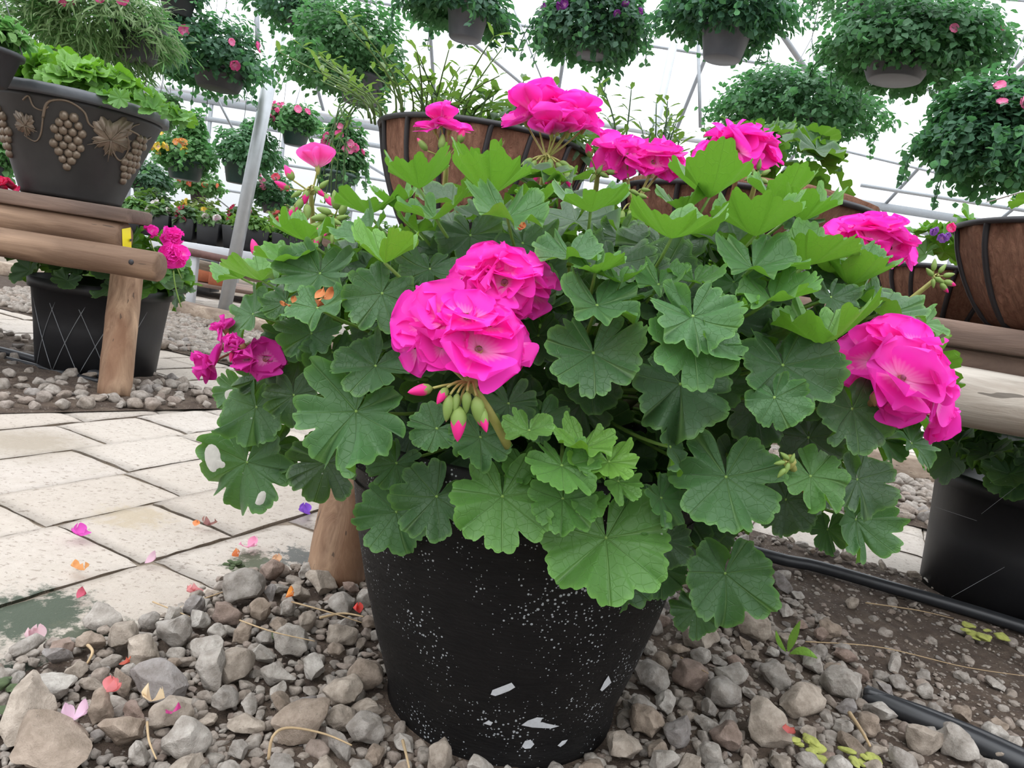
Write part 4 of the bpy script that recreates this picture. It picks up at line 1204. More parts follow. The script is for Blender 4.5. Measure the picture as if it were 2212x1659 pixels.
# right bench behind the geranium
def ry(x): return 1.19 - .085 * (x + .25)
RB = thing('log_bench', (.6, 1.35, 0), 'long log bench behind the geranium carrying the coir baskets', 'bench')
ang = -math.atan(.085)
for k in range(4):
    y0 = 1.17 + k * .115
    plank(RB, (-.33, y0, .508), (2.1, y0 + .105, .545), ang=-ang * -1, piv=(-.25, 1.19)) if False else plank(RB, (-.33, y0, .508), (2.1, y0 + .105, .545), ang=ang, piv=(-.25, 1.19))
logpiece((-.36, ry(-.36) - .02, .445), (2.1, ry(2.1) - .02, .425), .044, 'rail_log', MT['logx_grey'], RB, 11)
mbk = boxm((-.33, 1.2, .478), (2.1, 1.235, .506), .002); V = mbk[0].copy(); V[:, :2] = (V[:, :2] - (-.25, 1.19)) @ rotz(ang)[:2, :2] + (-.25, 1.19)
mb = MB(); mb.add(V, mbk[1], mbk[2]); mb.build('stringer', MT['plank'], RB, smooth=False)
logpiece((-.36, ry(-.36) + .42, .46), (2.1, ry(2.1) + .42, .46), .044, 'rail_log', MT['logx_grey'], RB, 12)
lb = G(722, 1262)
logpiece(lb, P(790, 900, 1.20), .046, 'leg', MT['logz'], RB, 13)
logpiece((-.18, 1.60, 0), (-.2, 1.60, .46), .044, 'leg', MT['logz'], RB, 14)
logpiece((1.75, 1.05, 0), (1.73, 1.04, .42), .044, 'leg', MT['logz'], RB, 15)
logpiece((1.75, 1.47, 0), (1.73, 1.46, .44), .044, 'leg', MT['logz'], RB, 16)

# ------------------------------------------------------------------ small-leaved foliage
def leaf_card(mb, pos, nrmls, tips, L, W, fold=.25):
    """folded pointed leaves, four vertices each"""
    n = len(pos)
    side = np.cross(tips, nrmls); side /= np.linalg.norm(side, axis=1)[:, None] + 1e-9
    up = np.cross(side, tips)
    L = np.broadcast_to(L, (n,))[:, None]; W = np.broadcast_to(W, (n,))[:, None]
    b = pos; t = pos + tips * L - up * L * .12
    m1 = pos + tips * L * .45 + side * W + up * W * fold; m2 = pos + tips * L * .45 - side * W + up * W * fold
    q1 = pos + tips * L * .8 + side * W * .62 + up * W * fold * .5; q2 = pos + tips * L * .8 - side * W * .62 + up * W * fold * .5
    mid = pos + tips * L * .5
    V = np.stack([b, m1, q1, t, q2, m2, mid], 1).reshape(-1, 3)
    i = np.arange(n)[:, None] * 7
    Q = np.concatenate([i + np.array([[0, 1, 2, 6]]), i + np.array([[6, 2, 3, 4]]), i + np.array([[0, 6, 4, 5]])])
    uvp = np.tile(np.array([[.5, 0], [1, .45], [.8, .8], [.5, 1], [.2, .8], [0, .45], [.5, .5]]), (n, 1))
    mb.add(V, Q, None, uvp)
def blob(mb, r, c, R, n, L, W, droop=.0, shell=.55, trail=0, lo=-.9):
    d = r.normal(size=(n * 2, 3)); d /= np.linalg.norm(d, axis=1)[:, None]
    d = d[d[:, 2] > lo][:n]; n = len(d)
    lump = 1 + .16 * np.sin(d[:, 0] * 5 + r.uniform(0, 6)) * np.cos(d[:, 1] * 4 + r.uniform(0, 6)) + .12 * np.sin(d[:, 2] * 7 + d[:, 0] * 3)
    rr = r.uniform(shell, 1.06, n) ** .7 * lump * np.where(r.random(n) < .12, r.uniform(1.0, 1.28, n), 1.0)
    pos = np.asarray(c) + d * np.asarray(R) * rr[:, None]
    nn = d * .6 + np.array([0, 0, .8]) + r.normal(0, .45, (n, 3)); nn /= np.linalg.norm(nn, axis=1)[:, None]
    tp = d + r.normal(0, .55, (n, 3)) + np.array([0, 0, -droop]); tp -= nn * (tp * nn).sum(1)[:, None]; tp /= np.linalg.norm(tp, axis=1)[:, None]
    leaf_card(mb, pos, nn, tp, L * r.uniform(.7, 1.25, n), W * r.uniform(.7, 1.2, n))
    for _ in range(trail):
        a = r.uniform(0, 6.28); s = np.asarray(c) + np.array([math.cos(a), math.sin(a), -.25]) * np.asarray(R) * .95
        ln = r.uniform(.25, .7) * R[2] * 1.5; out = np.array([math.cos(a), math.sin(a), 0]) * R[0]
        e = s + out * r.uniform(.1, .5) + np.array([0, 0, -ln])
        pts = bez(s, s + out * .3 + np.array([0, 0, .02]), e, 8)
        mb.add(*tube(pts, .0016 if L < .05 else .002, 4))
        for p in pts[1:]:
            for _k in range(3):
                t = nrm(r.normal(size=3) + np.array([0, 0, -.3])); nn = nrm(np.cross(t, r.normal(size=3)) + np.array([0, 0, .5]))
                leaf_card(mb, p[None], nn[None], t[None], L * r.uniform(.7, 1.1), W * r.uniform(.7, 1.1))
def sprigs(mb, r, c, rad0, n, h, lean, L, W, step=.014):
    for _ in range(n):
        a = r.uniform(0, 6.28); q = math.sqrt(r.random()) * rad0
        s = np.asarray(c) + np.array([q * math.cos(a), q * math.sin(a), 0])
        hh = h * r.uniform(.45, 1.0); out = np.array([math.cos(a), math.sin(a), 0]) * lean * (q / rad0) + r.normal(0, .02, 3)
        e = s + out + np.array([0, 0, hh]); pts = bez(s, s + np.array([0, 0, hh * .6]), e, max(5, int(hh / step)))
        mb.add(*tube(pts, np.linspace(.0022, .0009, len(pts)), 5))
        for i, p in enumerate(pts[2:]):
            for sd in (0, 1):
                az = i * 2.4 + sd * 3.14 + r.normal(0, .3)
                t = nrm(np.array([math.cos(az), math.sin(az), r.uniform(.2, .9)])); nn = nrm(np.cross(t, [math.sin(az), -math.cos(az), 0]))
                if nn[2] < 0: nn = -nn
                leaf_card(mb, p[None], nn[None], t[None], L * r.uniform(.6, 1.1), W * r.uniform(.7, 1.1), .15)
def bloom_mesh(name, r=1.0, n=5):
    rr = np.random.default_rng(4); mb = floret_geo(rr, r, .9, n, 0)
    return mb.mesh(name, MT['petal'])
BLOOM = bloom_mesh('bloom')
def blooms(parent, r, c, R, n, size, col, name='bloom', front=True, zlo=-.3):
    for k in range(n):
        d = nrm(np.array([r.normal(), -abs(r.normal()) - .3 if front else r.normal(), r.uniform(zlo, .9)]))
        p = np.asarray(c) + d * np.asarray(R) * 1.02
        o = bpy.data.objects.new(name, BLOOM); COL.objects.link(o); o.parent = parent
        o.location = p - world_loc(parent); o.scale = (size * r.uniform(.8, 1.2),) * 3
        o.rotation_euler = Vector(nrm(d + r.normal(0, .35, 3))).to_track_quat('Z', 'Y').to_euler()
        cc = col[int(r.integers(len(col)))] if isinstance(col[0], (tuple, list)) else col
        o.color = (*cc, 1)
def geranium_leaves(mb, RM, r, spots, size, hero=False):
    for p, nn, tp in spots:
        nn = nrm(nn); tp = nrm(np.asarray(tp) - nn * np.dot(tp, nn)); A = np.stack([np.cross(tp, nn), tp, nn])
        V, Q, T, UV, R_ = leaf_geo(r, 64, 6, cup=r.uniform(.15, .45), notch=.18)
        mb.add(xf(V, A, p, size * r.uniform(.75, 1.2)), Q, T, UV); RM.append(R_)
def leafy(parent, seed, c, R, n, size, ton, name='foliage', up=.7, zlo=-.5):
    r = np.random.default_rng(seed); mb = MB(); RM = []; sp = []
    for _ in range(n):
        d = nrm(r.normal(size=3) * np.array([1, 1, .8]));
        if d[2] < zlo: d[2] = -d[2]
        sp.append((np.asarray(c) + d * np.asarray(R) * r.uniform(.55, 1.0), d * .7 + np.array([0, 0, up]) + r.normal(0, .3, 3), d + np.array([0, 0, -.6]) + r.normal(0, .3, 3)))
    geranium_leaves(mb, RM, r, sp, size)
    o = mb.build(name, MT['leaf'], parent, color=tone(ton)); add_rim(o, np.concatenate(RM)); return o

# ------------------------------------------------------------------ coir baskets on the right bench
def coir_basket(c, r, h, z0, label, seed, nrib=16, lip=.0):
    b = thing('coir_basket', (c[0], c[1], z0), label, 'plant basket', 'coir lined wire baskets on the bench')
    rr = np.random.default_rng(seed)
    pf = [(.0, .0), (r * .55, .0), (r * .64, h * .06), (r * .76, h * .25), (r * .87, h * .5), (r * .95, h * .75), (r * .99, h * .95), (r * 1.0, h + lip), (r * .93, h + lip + .006), (r * .90, h - .02), (r * .5, h - .03), (0, h - .03)]
    V, Q, T, UV = lathe(pf, 72)
    lat = V - 0; aa = np.arctan2(V[:, 1], V[:, 0])
    V = V * (1 + (.012 * np.sin(aa * nrib + 1.5) + .006 * rr.normal(size=len(V)))[:, None] * np.array([1, 1, 0]))
    mb = MB(); mb.add(V + np.array([c[0], c[1], z0]), Q, T, UV); mb.build('liner', MT['coir'], b)
    # wire frame: rim ring and flat ribs
    a = np.linspace(0, 2 * np.pi, 73)
    mb = MB(); ring = np.stack([c[0] + r * 1.015 * np.cos(a), c[1] + r * 1.015 * np.sin(a), np.full(73, z0 + h)], 1); mb.add(*tube(ring, .0048, 8, False)); mb.build('rim_ring', MT['wire'], b)
    for k in range(nrib):
        t = 2 * np.pi * k / nrib + rr.normal(0, .03)
        q = [(x * 1.006 + .001, y) for x, y in pf[1:8]]
        q[-1] = (r * 1.015, h)
        pts = smooth([(c[0] + x * math.cos(t + .02 * i), c[1] + x * math.sin(t + .02 * i), z0 + max(y, .001)) for i, (x, y) in enumerate(q)], 14)
        mb = MB(); mb.add(*tube(pts, .0046, 6)); mb.build('rib', MT['wire'], b)
    return b
B1 = coir_basket((-.118, 1.41), .190, .195, .546, 'coir basket with willowy green shoots at the left end of the bench', 1)
r_ = np.random.default_rng(31)
mb = MB(); sprigs(mb, r_, (-.215, 1.38, .745), .125, 46, .095, .15, .030, .0042, .012); B1f = mb.build('willowy_shoots', MT['small_leaf'], B1, color=(.13, .21, .05))
mb = MB(); sprigs(mb, r_, (-.13, 1.40, .745), .15, 40, .07, .06, .034, .0065, .014)
for _ in range(6):
    s = np.array([-.145 - .19, 1.36 + r_.uniform(-.06, .05), .765]); e = s + np.array([-.035 + r_.uniform(-.03, .02), 0, -.16 + r_.uniform(-.05, .05)]); mb.add(*tube(bez(s, s + np.array([-.05, 0, .03]), e, 8), .0013, 5))
    for p in bez(s, s + np.array([-.05, 0, .03]), e, 8)[2:]:
        t = nrm(r_.normal(size=3)); leaf_card(mb, p[None], nrm(np.cross(t, [0.3, 1, .2]))[None], t[None], .026, .004)
mb.build('shoots', MT['small_leaf'], B1, color=(.075, .15, .045))
mb = MB(); blob(mb, r_, (-.04, 1.40, .765), (.13, .12, .05), 320, .034, .012); mb.build('broad_leaves', MT['small_leaf'], B1, color=(.06, .14, .05))
B2 = coir_basket((.35, 1.32), .213, .142, .546, 'wide coir basket with a fuzzy rim in the middle of the bench', 2, 18, .012)
leafy(B2, 41, (.40, 1.33, .755), (.14, .12, .075), 46, .042, .2)
mb = MB(); sprigs(mb, r_, (.20, 1.30, .70), .10, 26, .13, .05, .03, .0045); mb.build('thin_shoots', MT['small_leaf'], B2, color=(.05, .10, .045))
B3 = coir_basket((.868, 1.17), .205, .152, .546, 'coir basket at the right edge with a white plant label', 3, 14)
leafy(B3, 42, (.89, 1.18, .745), (.16, .14, .05), 34, .04, 1.6)
mb = MB(); V, Q, T = boxm((-.006, -.0006, -.03), (.006, .0006, .03), .0003); mb.add(xf(V, orient(0, 10, 11.6) @ np.eye(3), P(2172, 425, 1.08)), Q, T); mb.build('plant_label', MT['white_tag'], B3, smooth=False)
B4 = coir_basket((.86, 1.53), .150, .105, .546, 'low dark coir basket standing behind the right one', 4, 14)
leafy(B4, 43, (.83, 1.53, .70), (.09, .08, .06), 26, .034, 2.0)
for (x, y) in ((2012, 500), (2040, 515)): blooms(B4, r_, P(x, y, 1.42), (.004, .004, .004), 2, .009, (.30, .12, .55))
blooms(B3, r_, P(2050, 494, 1.1), (.004,) * 3, 2, .009, (.9, .04, .3))

# ------------------------------------------------------------------ dark pots standing under the benches
def plain_pot(name, c, r0, r1, h, mat, label, cat='potted plant', group=None, z=.006):
    t = thing(name, (c[0], c[1], z), label, cat, group)
    V, Q, T, UV = lathe([(0, .002), (r0, .0), (r0 + (r1 - r0) * .5, h * .5), (r1, h * .88), (r1 * 1.05, h * .885), (r1 * 1.06, h), (r1 * .99, h), (r1 * .97, h * .9), (0, h * .88)], 64)
    mb = MB(); mb.add(V + np.array([c[0], c[1], z]), Q, T, UV); mb.build('pot', MT[mat], t); return t
RP = plain_pot('potted_geranium', (1.085, 1.50), .155, .17, .255, 'black', 'black pot of dark ruffled leaves under the right end of the bench')
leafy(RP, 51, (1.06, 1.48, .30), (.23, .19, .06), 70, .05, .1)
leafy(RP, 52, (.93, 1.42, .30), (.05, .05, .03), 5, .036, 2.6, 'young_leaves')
# spider threads seen on the dark pot
mb = MB()
for a, b in (((2020, 1095), (2110, 1125)), ((2120, 1110), (2210, 1040)), ((2055, 1290), (2170, 1225))):
    mb.add(*tube(np.linspace(P(*a, 1.33), P(*b, 1.33), 4), .00035, 4))
tag(mb.build('thread', MT['thinwire'], RP), 'fine pale threads across the pot')
LP_ = plain_pot('potted_geranium', (-1.36, 2.40), .175, .20, .285, 'black', 'black pot with a wire lattice under the left log bench, blooming pink')
def on_lpot(a, h): rr = (.176 + (.2 - .175) * h / .285) ; return np.array([-1.36 + rr * math.sin(a), 2.40 - rr * math.cos(a), .006 + h])
for k in range(-1, 3):
    for sg in (-1, 1):
        pts = [on_lpot(k * .46 + sg * (h - .1) * 2.4 , h) for h in np.linspace(.01, .22, 10)]
        mb = MB(); mb.add(*tube(pts, .0011, 5)); mb.build('lattice_wire', MT['thinwire'], LP_)
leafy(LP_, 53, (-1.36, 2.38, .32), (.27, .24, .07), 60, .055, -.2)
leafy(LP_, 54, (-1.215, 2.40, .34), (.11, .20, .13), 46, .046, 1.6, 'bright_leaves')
def small_head(parent, px, py, d, w, n, col=PINK, seed=0):
    r = np.random.default_rng(seed); c = P(px, py, d); R = w / FPX * d / 2
    mb = MB(); s0 = c + np.array([0, 0, -R]); mb.add(*tube(bez(s0, s0 + np.array([0, .01, -R]), s0 + np.array([.01, .05, -R * 2.4]), 6), .0022, 6)); hd = mb.build('flower_head', MT['stem'], parent, org=s0)
    for k in range(n):
        dn = nrm(r.normal(size=3) + np.array([0, -.8, .6])); m2 = floret_geo(r, R * .62, .9, 5, 2); V, Q, T, UV = m2.arrays()
        m3 = MB(); m3.add(xf(V, frame(dn), c + dn * R * np.array([1, .6, .55]) * .62), Q, T, UV); m3.build('floret', MT['petal'], hd, color=col)
small_head(LP_, 376, 511, 2.22, 52, 8, seed=1); small_head(LP_, 378, 552, 2.20, 66, 9, seed=2); small_head(LP_, 326, 500, 2.26, 34, 5, seed=3)

# ------------------------------------------------------------------ grape planter on the left bench
def grape_pot(name, c, z0, r0, r1, h, label, seed, relief=True):
    t = thing(name, (c[0], c[1], z0), label, 'planter')
    pf = [(0, .002), (r0 * .94, 0), (r0, .006), (r0 * 1.0, .012), (r0 + (r1 - r0) * .42, h * .5), (r0 + (r1 - r0) * .80, h * .86), (r0 + (r1 - r0) * .84, h * .9)]
    V, Q, T, UV = lathe(pf + [(r1 * .8, h * .9), (r1 * .78, h * .8), (0, h * .8)], 80); mb = MB(); mb.add(V + np.array([*c, z0]), Q, T, UV); mb.build('pot_wall', MT['grape_pot'], t)
    V, Q, T, UV = lathe([(r1 * .84, h * .895), (r1 * .985, h * .90), (r1, h * .915), (r1, h * .965), (r1 * .98, h * 1.0), (r1 * .90, h * 1.0), (r1 * .84, h * .97), (r1 * .84, h * .895)], 96)
    a = np.arctan2(V[:, 1], V[:, 0]); V = V * (1 + (.006 * np.sign(np.sin(a * 24)))[:, None] * np.array([1, 1, 0]))
    mb = MB(); mb.add(V + np.array([*c, z0]), Q, T, UV); mb.build('rim', MT['grape_rim'], t)
    def S(a, f, out=0.0):
        rr = np.interp(f * h, [p[1] for p in pf[2:]], [p[0] for p in pf[2:]]) + out
        return np.array([c[0] + rr * math.sin(a), c[1] - rr * math.cos(a), z0 + f * h])
    if relief:
        fa = math.atan2(-c[0], c[1])      # the side turned to the path
        def cl(a0, f0, n, wid, hgt, sd):
            r = np.random.default_rng(sd); rows = []
            hd = None
            Vi, Fi = ICO[2]
            for k, m in enumerate(n):
                for j in range(m):
                    a = a0 + fa * 0 + (j - (m - 1) / 2) * wid + r.normal(0, .008); f = f0 - k * hgt
                    mb = MB(); mb.add(xf(Vi * np.array([1, 1, 1.12]), None, S(a, f, .001), r.uniform(.0108, .0124)), None, Fi)
                    tag(mb.build('grape', MT['pot_relief'], t), 'raised bronze grape')
        def vine(pp, r=.0035):
            mb = MB(); pts = smooth([S(a, f, .001) for a, f in pp], 30); mb.add(*tube(pts, np.linspace(r, r * .6, 30), 6)); tag(mb.build('vine', MT['pot_relief'], t), 'raised bronze vine tendril')
        def gleaf(a0, f0, s, rot):
            mb = MB(); n = 60; ph = np.linspace(0, 2 * np.pi, n, endpoint=False)
            R = s * (.62 + .38 * np.abs(np.cos(ph * 2.5)) ** .7) * (1 + .07 * np.sign(np.sin(ph * 17))) * (.75 + .25 * np.cos(ph))
            ring = [S(a0 + math.sin(p + rot) * q / .19, f0 + math.cos(p + rot) * q / h, .0035) for p, q in zip(ph, R)]
            V = np.array(ring + [S(a0, f0, .007)] + [S(a0 + math.sin(p + rot) * q * 1.02 / .19, f0 + math.cos(p + rot) * q * 1.02 / h, -.003) for p, q in zip(ph, R)])
            mb.add(V, [[j, (j + 1) % n, n + 1 + (j + 1) % n, n + 1 + j] for j in range(n)], [[n, (j + 1) % n, j] for j in range(n)])
            for k in range(5):
                p = k * 2 * np.pi / 5 + rot
                mb.add(*tube([S(a0 + math.sin(p) * q / .19, f0 + math.cos(p) * q / h, .0075) for q in np.linspace(0, s * .82, 6)], np.linspace(.0022, .0008, 6), 5))
                for sgn in (-1, 1):
                    q0 = s * .35; b0 = (a0 + math.sin(p) * q0 / .19, f0 + math.cos(p) * q0 / h)
                    mb.add(*tube([S(b0[0] + math.sin(p + sgn * .6) * q / .19, b0[1] + math.cos(p + sgn * .6) * q / h, .006) for q in np.linspace(0, s * .32, 4)], .001, 4))
            tag(mb.build('vine_leaf', MT['pot_relief'], t), 'raised bronze vine leaf')
        A0 = -.10 + fa                   # clusters around the side facing the viewer
        cl(A0 - .0, .75, [2, 3, 4, 3, 4, 3, 2, 1], .112, .064, 1)
        cl(A0 + 1.02, .71, [2, 3, 2, 3, 4, 3, 2, 1], .105, .062, 2)
        cl(A0 - 1.10, .73, [3, 4, 3, 4, 3, 2, 1], .112, .064, 3)
        gleaf(A0 + .53, .62, .074, .5)
        gleaf(A0 - .55, .60, .040, -.6)
        vine([(A0 - .30, .70), (A0 - .22, .84), (A0 - .02, .88), (A0 + .16, .82), (A0 + .24, .72), (A0 + .40, .68)], .0045)
        vine([(A0 + .52, .62), (A0 + .66, .50), (A0 + .80, .46), (A0 + .86, .54), (A0 + .82, .64), (A0 + .74, .72), (A0 + .78, .80), (A0 + .86, .84)])
        vine([(A0 + .74, .76), (A0 + .92, .74), (A0 + 1.02, .69), (A0 + 1.14, .72), (A0 + 1.22, .76)], .004)
        vine([(A0 - .30, .70), (A0 - .36, .55), (A0 - .46, .48), (A0 - .62, .52)], .003)
        vine([(A0 - .52, .82), (A0 - .44, .86), (A0 - .40, .78), (A0 - .30, .76), (A0 - .22, .80)], .003)
    return t
gc = P(150, 430, 2.33)[:2]
GP = grape_pot('grape_planter', (gc[0] + .03, 2.32), .534, .138, .252, .30, 'dark bronze planter with raised grape clusters on the left log bench', 1)
gx, gy = gc[0] + .03, 2.32
leafy(GP, 61, (gx + .02, gy, .865), (.22, .19, .07), 110, .052, 2.6, up=.8)
leafy(GP, 62, (gx + .22, gy - .06, .83), (.13, .14, .05), 40, .038, 1.9, 'trailing_leaves')
leafy(GP, 63, (gx - .12, gy, .91), (.16, .14, .06), 40, .05, 2.8, 'bright_leaves')
mb = MB(); V, Q, T = boxm((-.016, -.0006, -.006), (.016, .0006, .006), .0003); mb.add(xf(V, orient(10, 0, 11), P(143, 164, 2.12)), Q, T); mb.build('plant_label', MT['yellow'], GP, smooth=False)
RG = thing('red_geranium', (gx - .27, 2.20, .533), 'red flowering plant at the foot of the grape planter by the left edge', 'flower')
V, Q, T, UV = lathe([(0, 0), (.026, 0), (.032, .045), (.03, .045), (0, .04)], 24); mb = MB(); mb.add(V + np.array([gx - .275, 2.21, .533]), Q, T, UV); mb.build('pot', MT['black'], RG)
small_head(RG, 8, 406, 2.14, 56, 9, (.85, .01, .10), 5)

# ------------------------------------------------------------------ greenhouse shell
def archz(y): return 2.25 + 2.1 * math.sin(math.pi * (y + 2.2) / 12.4)
ys = np.linspace(-2.2, 10.2, 40)
mb = MB(); V = np.array([[x, y, archz(y)] for x in (-9.2, 9.2) for y in ys]); n = len(ys)
mb.add(V, [[j, j + 1, n + j + 1, n + j] for j in range(n - 1)]); tag(mb.build('ceiling', MT['film']), kind='structure')
mb = MB(); mb.add([[-9.2, 10.2, -.03], [9.2, 10.2, -.03], [9.2, 10.2, 2.25], [-9.2, 10.2, 2.25]], [[0, 1, 2, 3]]); tag(mb.build('wall_back', MT['film'], smooth=False), kind='structure')
for nm, x in (('wall_left', -9.2), ('wall_right', 9.2)):
    mb = MB(); mb.add([[x, y, archz(y)] for y in ys] + [[x, y, -.03] for y in ys], [[j, j + 1, n + j + 1, n + j] for j in range(n - 1)]); tag(mb.build(nm, MT['film'], smooth=False), kind='structure')
def beam(name, a, b, r, mat='galv_dark', n=8, m=2, label=None):
    mb = MB(); mb.add(*tube(np.linspace(a, b, m), r, n)); o = mb.build(name, MT[mat]); tag(o, label, kind='structure'); return o
for x in np.arange(-7.5, 7.6, 1.5):
    mb = MB(); mb.add(*tube([[x, y, archz(y) - .03] for y in ys], .022, 8)); tag(mb.build('roof_hoop', MT['galv_dark']), 'curved steel hoop under the roof film', kind='structure')
for y in (2.6, 4.0, 6.2, 8.3):
    beam('roof_purlin', (-9, y, archz(y) - .05), (9, y, archz(y) - .05), .016, label='long steel tube under the roof film')
for z, hh in ((2.22, .10), (1.98, .055), (1.55, .03), (1.1, .03), (.62, .10)):
    V, Q, T = boxm((-9, 10.08, z - hh / 2), (9, 10.14, z + hh / 2), .004); mb = MB(); mb.add(V, Q, T); tag(mb.build('wall_rail', MT['galv_dark'], smooth=False), 'grey rail along the far greenhouse wall', kind='structure')
for x in np.arange(-8.5, 8.6, 1.0):
    V, Q, T = boxm((x - .02, 10.09, 0), (x + .02, 10.13, 2.25), .003); mb = MB(); mb.add(V, Q, T); tag(mb.build('wall_stud', MT['galv_dark'], smooth=False), 'grey upright of the far greenhouse wall', kind='structure')
def between(name, p, q, r, mat, label):
    mb = MB(); mb.add(*tube(np.linspace(P(*p), P(*q), 3), r, 10)); o = mb.build(name, MT[mat]); tag(o, label, kind='structure')
pb = G(478, 700); top = ray(620, -15); top = CAM + top * ((pb[1] - CAM[1]) / top[1])
V, Q, T, UV = tube([pb, top], .036, 4); mb = MB(); mb.add(*tube([pb + (0, 0, -.02), top], .037, 12)); tag(mb.build('support_post', MT['galv']), 'silver metal post left of the geranium, leaning slightly', kind='structure')
pb2 = ray(1395, 370); pb2 = CAM + pb2 * (5.6 / pb2[1]); tp2 = ray(1478, -10); tp2 = CAM + tp2 * (5.6 / tp2[1])
dn = pb2 + (pb2 - tp2) * (pb2[2] / (tp2[2] - pb2[2]))
mb = MB(); mb.add(*tube([dn, tp2 + (tp2 - pb2) * .4], .030, 12)); tag(mb.build('support_post', MT['galv']), 'thinner metal post seen behind the right flower heads', kind='structure')
between('cross_tube', (250, 170, 7.6), (980, 292, 7.6), .024, 'whitepaint', 'pale horizontal tube crossing behind the left post')
between('cross_tube', (1820, 325, 7.4), (2260, 430, 7.4), .012, 'galv_dark', 'thin tube across the sky at the right')
between('cross_tube', (1860, 400, 7.2), (2260, 462, 7.2), .018, 'galv_dark', 'lower thin tube across the sky at the right')
between('cross_tube', (2060, -10, 6.5), (2260, 6, 6.5), .010, 'galv_dark', 'thin wire at the top right corner')
between('cross_tube', (1300, 268, 8.6), (1560, 312, 8.6), .035, 'galv', 'pale tube behind the tall flower stalks')
for a, b, r, l in (((1000, 75, 5.0), (1150, 200, 5.6), .011, 'thin brace running down from the basket above the willowy shoots'), ((1110, 20, 5.0), (1172, 175, 5.0), .005, 'fine wire above the top flower head'), ((1672, 48, 4.6), (1765, 185, 4.9), .018, 'grey brace beside the central hanging pot'), ((1508, 90, 4.0), (1513, 275, 4.0), .009, 'thin hanging tube behind the right flowers'),
                   ((470, 215, 6.5), (530, 330, 7.0), .010, 'dark diagonal brace left of the post'), ((560, 215, 7), (1000, 480, 8.6), .014, 'long grey brace behind the small pink baskets'), ((360, 190, 7), (420, 290, 7.5), .008, 'fine brace above the yellow basket'), ((555, -5, 4.5), (556, 100, 4.5), .014, 'dark tube at the top left of the post'), ((310, 300, 6), (520, 470, 7), .006, 'fine wire behind the yellow basket'), ((205, 0, 4.5), (340, 95, 5), .01, 'thin brace at the top left')):
    between('roof_brace', a, b, r, 'galv_dark', l)

# ------------------------------------------------------------------ hanging baskets
def hang(px, py, d, rx, rz, seed, label, col, pot=None, potmat='plastic', n=1500, L=.032, W=.010, flow=None, kind='hanging basket', trail=6, ry=None, grp='hanging baskets under the greenhouse roof', lo=-.9, wires=True, top=None, nb=0, fs=.018):
    r = np.random.default_rng(seed)
    c = P(px, py, d); s = d / FPX
    R = np.array([rx * s, (ry or rx) * s, rz * s])
    if pot:                              # px centre x, top y, top width, height (pixels)
        pc = P(pot[0], pot[1], d); pr, ph = pot[2] * s / 2, pot[3] * s
    else:
        pc = c + np.array([0, 0, -R[2] * .15]); pr, ph = R[0] * .45, R[2] * .75
    t = thing('hanging_basket', pc, label, kind, grp)
    V, Q, T, UV = lathe([(0, -ph), (pr * .66, -ph), (pr * .72, -ph * .96), (pr * .95, -ph * .14), (pr * 1.03, -ph * .13), (pr * 1.05, 0), (pr * .97, 0), (pr * .93, -ph * .1), (0, -ph * .1)], 40)
    mb = MB(); mb.add(V + pc, Q, T, UV); mb.build('pot', MT[potmat], t)
    mb = MB(); blob(mb, r, c, R, int(n * 1.3), L * (.86 if W > .006 else 1), W * .9, .35, .45, trail, lo)
    if top: blob(mb, r, P(top[0], top[1], d), (top[2] * s, top[2] * s, top[3] * s), int(n * .3), L, W, .0, .3)
    mb.build('foliage', MT['basket_leaf'], t, color=(col[0] * 1.25, col[1] * 1.38, min(.2, col[2] * 1.45)))
    if wires:
        hk = pc + np.array([0, 0, max(R[2] * 1.6, .30)])
        for k in range(3):
            a = k * 2.094 + .4; mb = MB(); mb.add(*tube([pc + np.array([pr * math.cos(a), pr * math.sin(a), 0]), hk], .0016, 5)); mb.build('hanger_wire', MT['thinwire'], t)
        mb = MB(); mb.add(*tube([hk, (hk[0], hk[1], archz(hk[1]) - .04)], .0018, 5)); mb.build('hook_wire', MT['thinwire'], t)
    if flow:
        blooms(t, r, c, R, nb, fs, flow)
    return t
DK = (.028, .085, .052); MG = (.045, .125, .05); LG = (.10, .20, .045)
PK = [(.85, .12, .35), (.9, .25, .45)]; VI = (.22, .02, .30)
hang(440, 118, 3.7, 128, 76, 1, 'dark leafy hanging basket with drooping ends left of the post', (.032, .10, .05), (475, 150, 120, 42), n=3000, L=.042, W=.015, trail=10, flow=PK, nb=5, fs=.024, lo=-.7)
hang(205, 45, 2.75, 150, 80, 2, 'feathery yellow-green basket with pink flowers above the grape planter', (.12, .17, .05), (300, 60, 110, 70), n=5200, L=.062, W=.0045, trail=4, flow=PK, nb=9, fs=.024)
hang(385, -25, 3.4, 55, 34, 3, 'small basket cut by the top edge at the upper left', DK, (385, -8, 76, 42), n=700, trail=4)
hang(640, 12, 3.2, 95, 42, 4, 'dark basket at the top edge above the post', DK, (650, 20, 80, 30), n=1700, flow=PK, nb=3, fs=.016)
hang(752, 112, 2.7, 122, 98, 5, 'round bright-topped basket with a grey pot base above the small pink baskets', (.055, .14, .045), (785, 165, 104, 58), n=3800, L=.030, W=.0105, potmat='plastic_grey', trail=8)
hang(980, 22, 2.4, 108, 58, 6, 'dark basket with a shiny grey pot at the top centre', DK, (1015, 5, 98, 78), n=2400, potmat='plastic_grey', trail=7, lo=-.25)
hang(1283, 48, 2.45, 112, 82, 7, 'full dark basket with purple flowers at the top centre', (.035, .09, .055), (1283, 70, 100, 50), n=3600, trail=12, flow=VI, nb=10, fs=.016)
hang(1572, 28, 2.2, 128, 56, 8, 'basket with a clearly visible tapered grey pot at the top right', (.032, .10, .06), (1572, 58, 112, 70), n=2600, potmat='plastic_grey', trail=7)
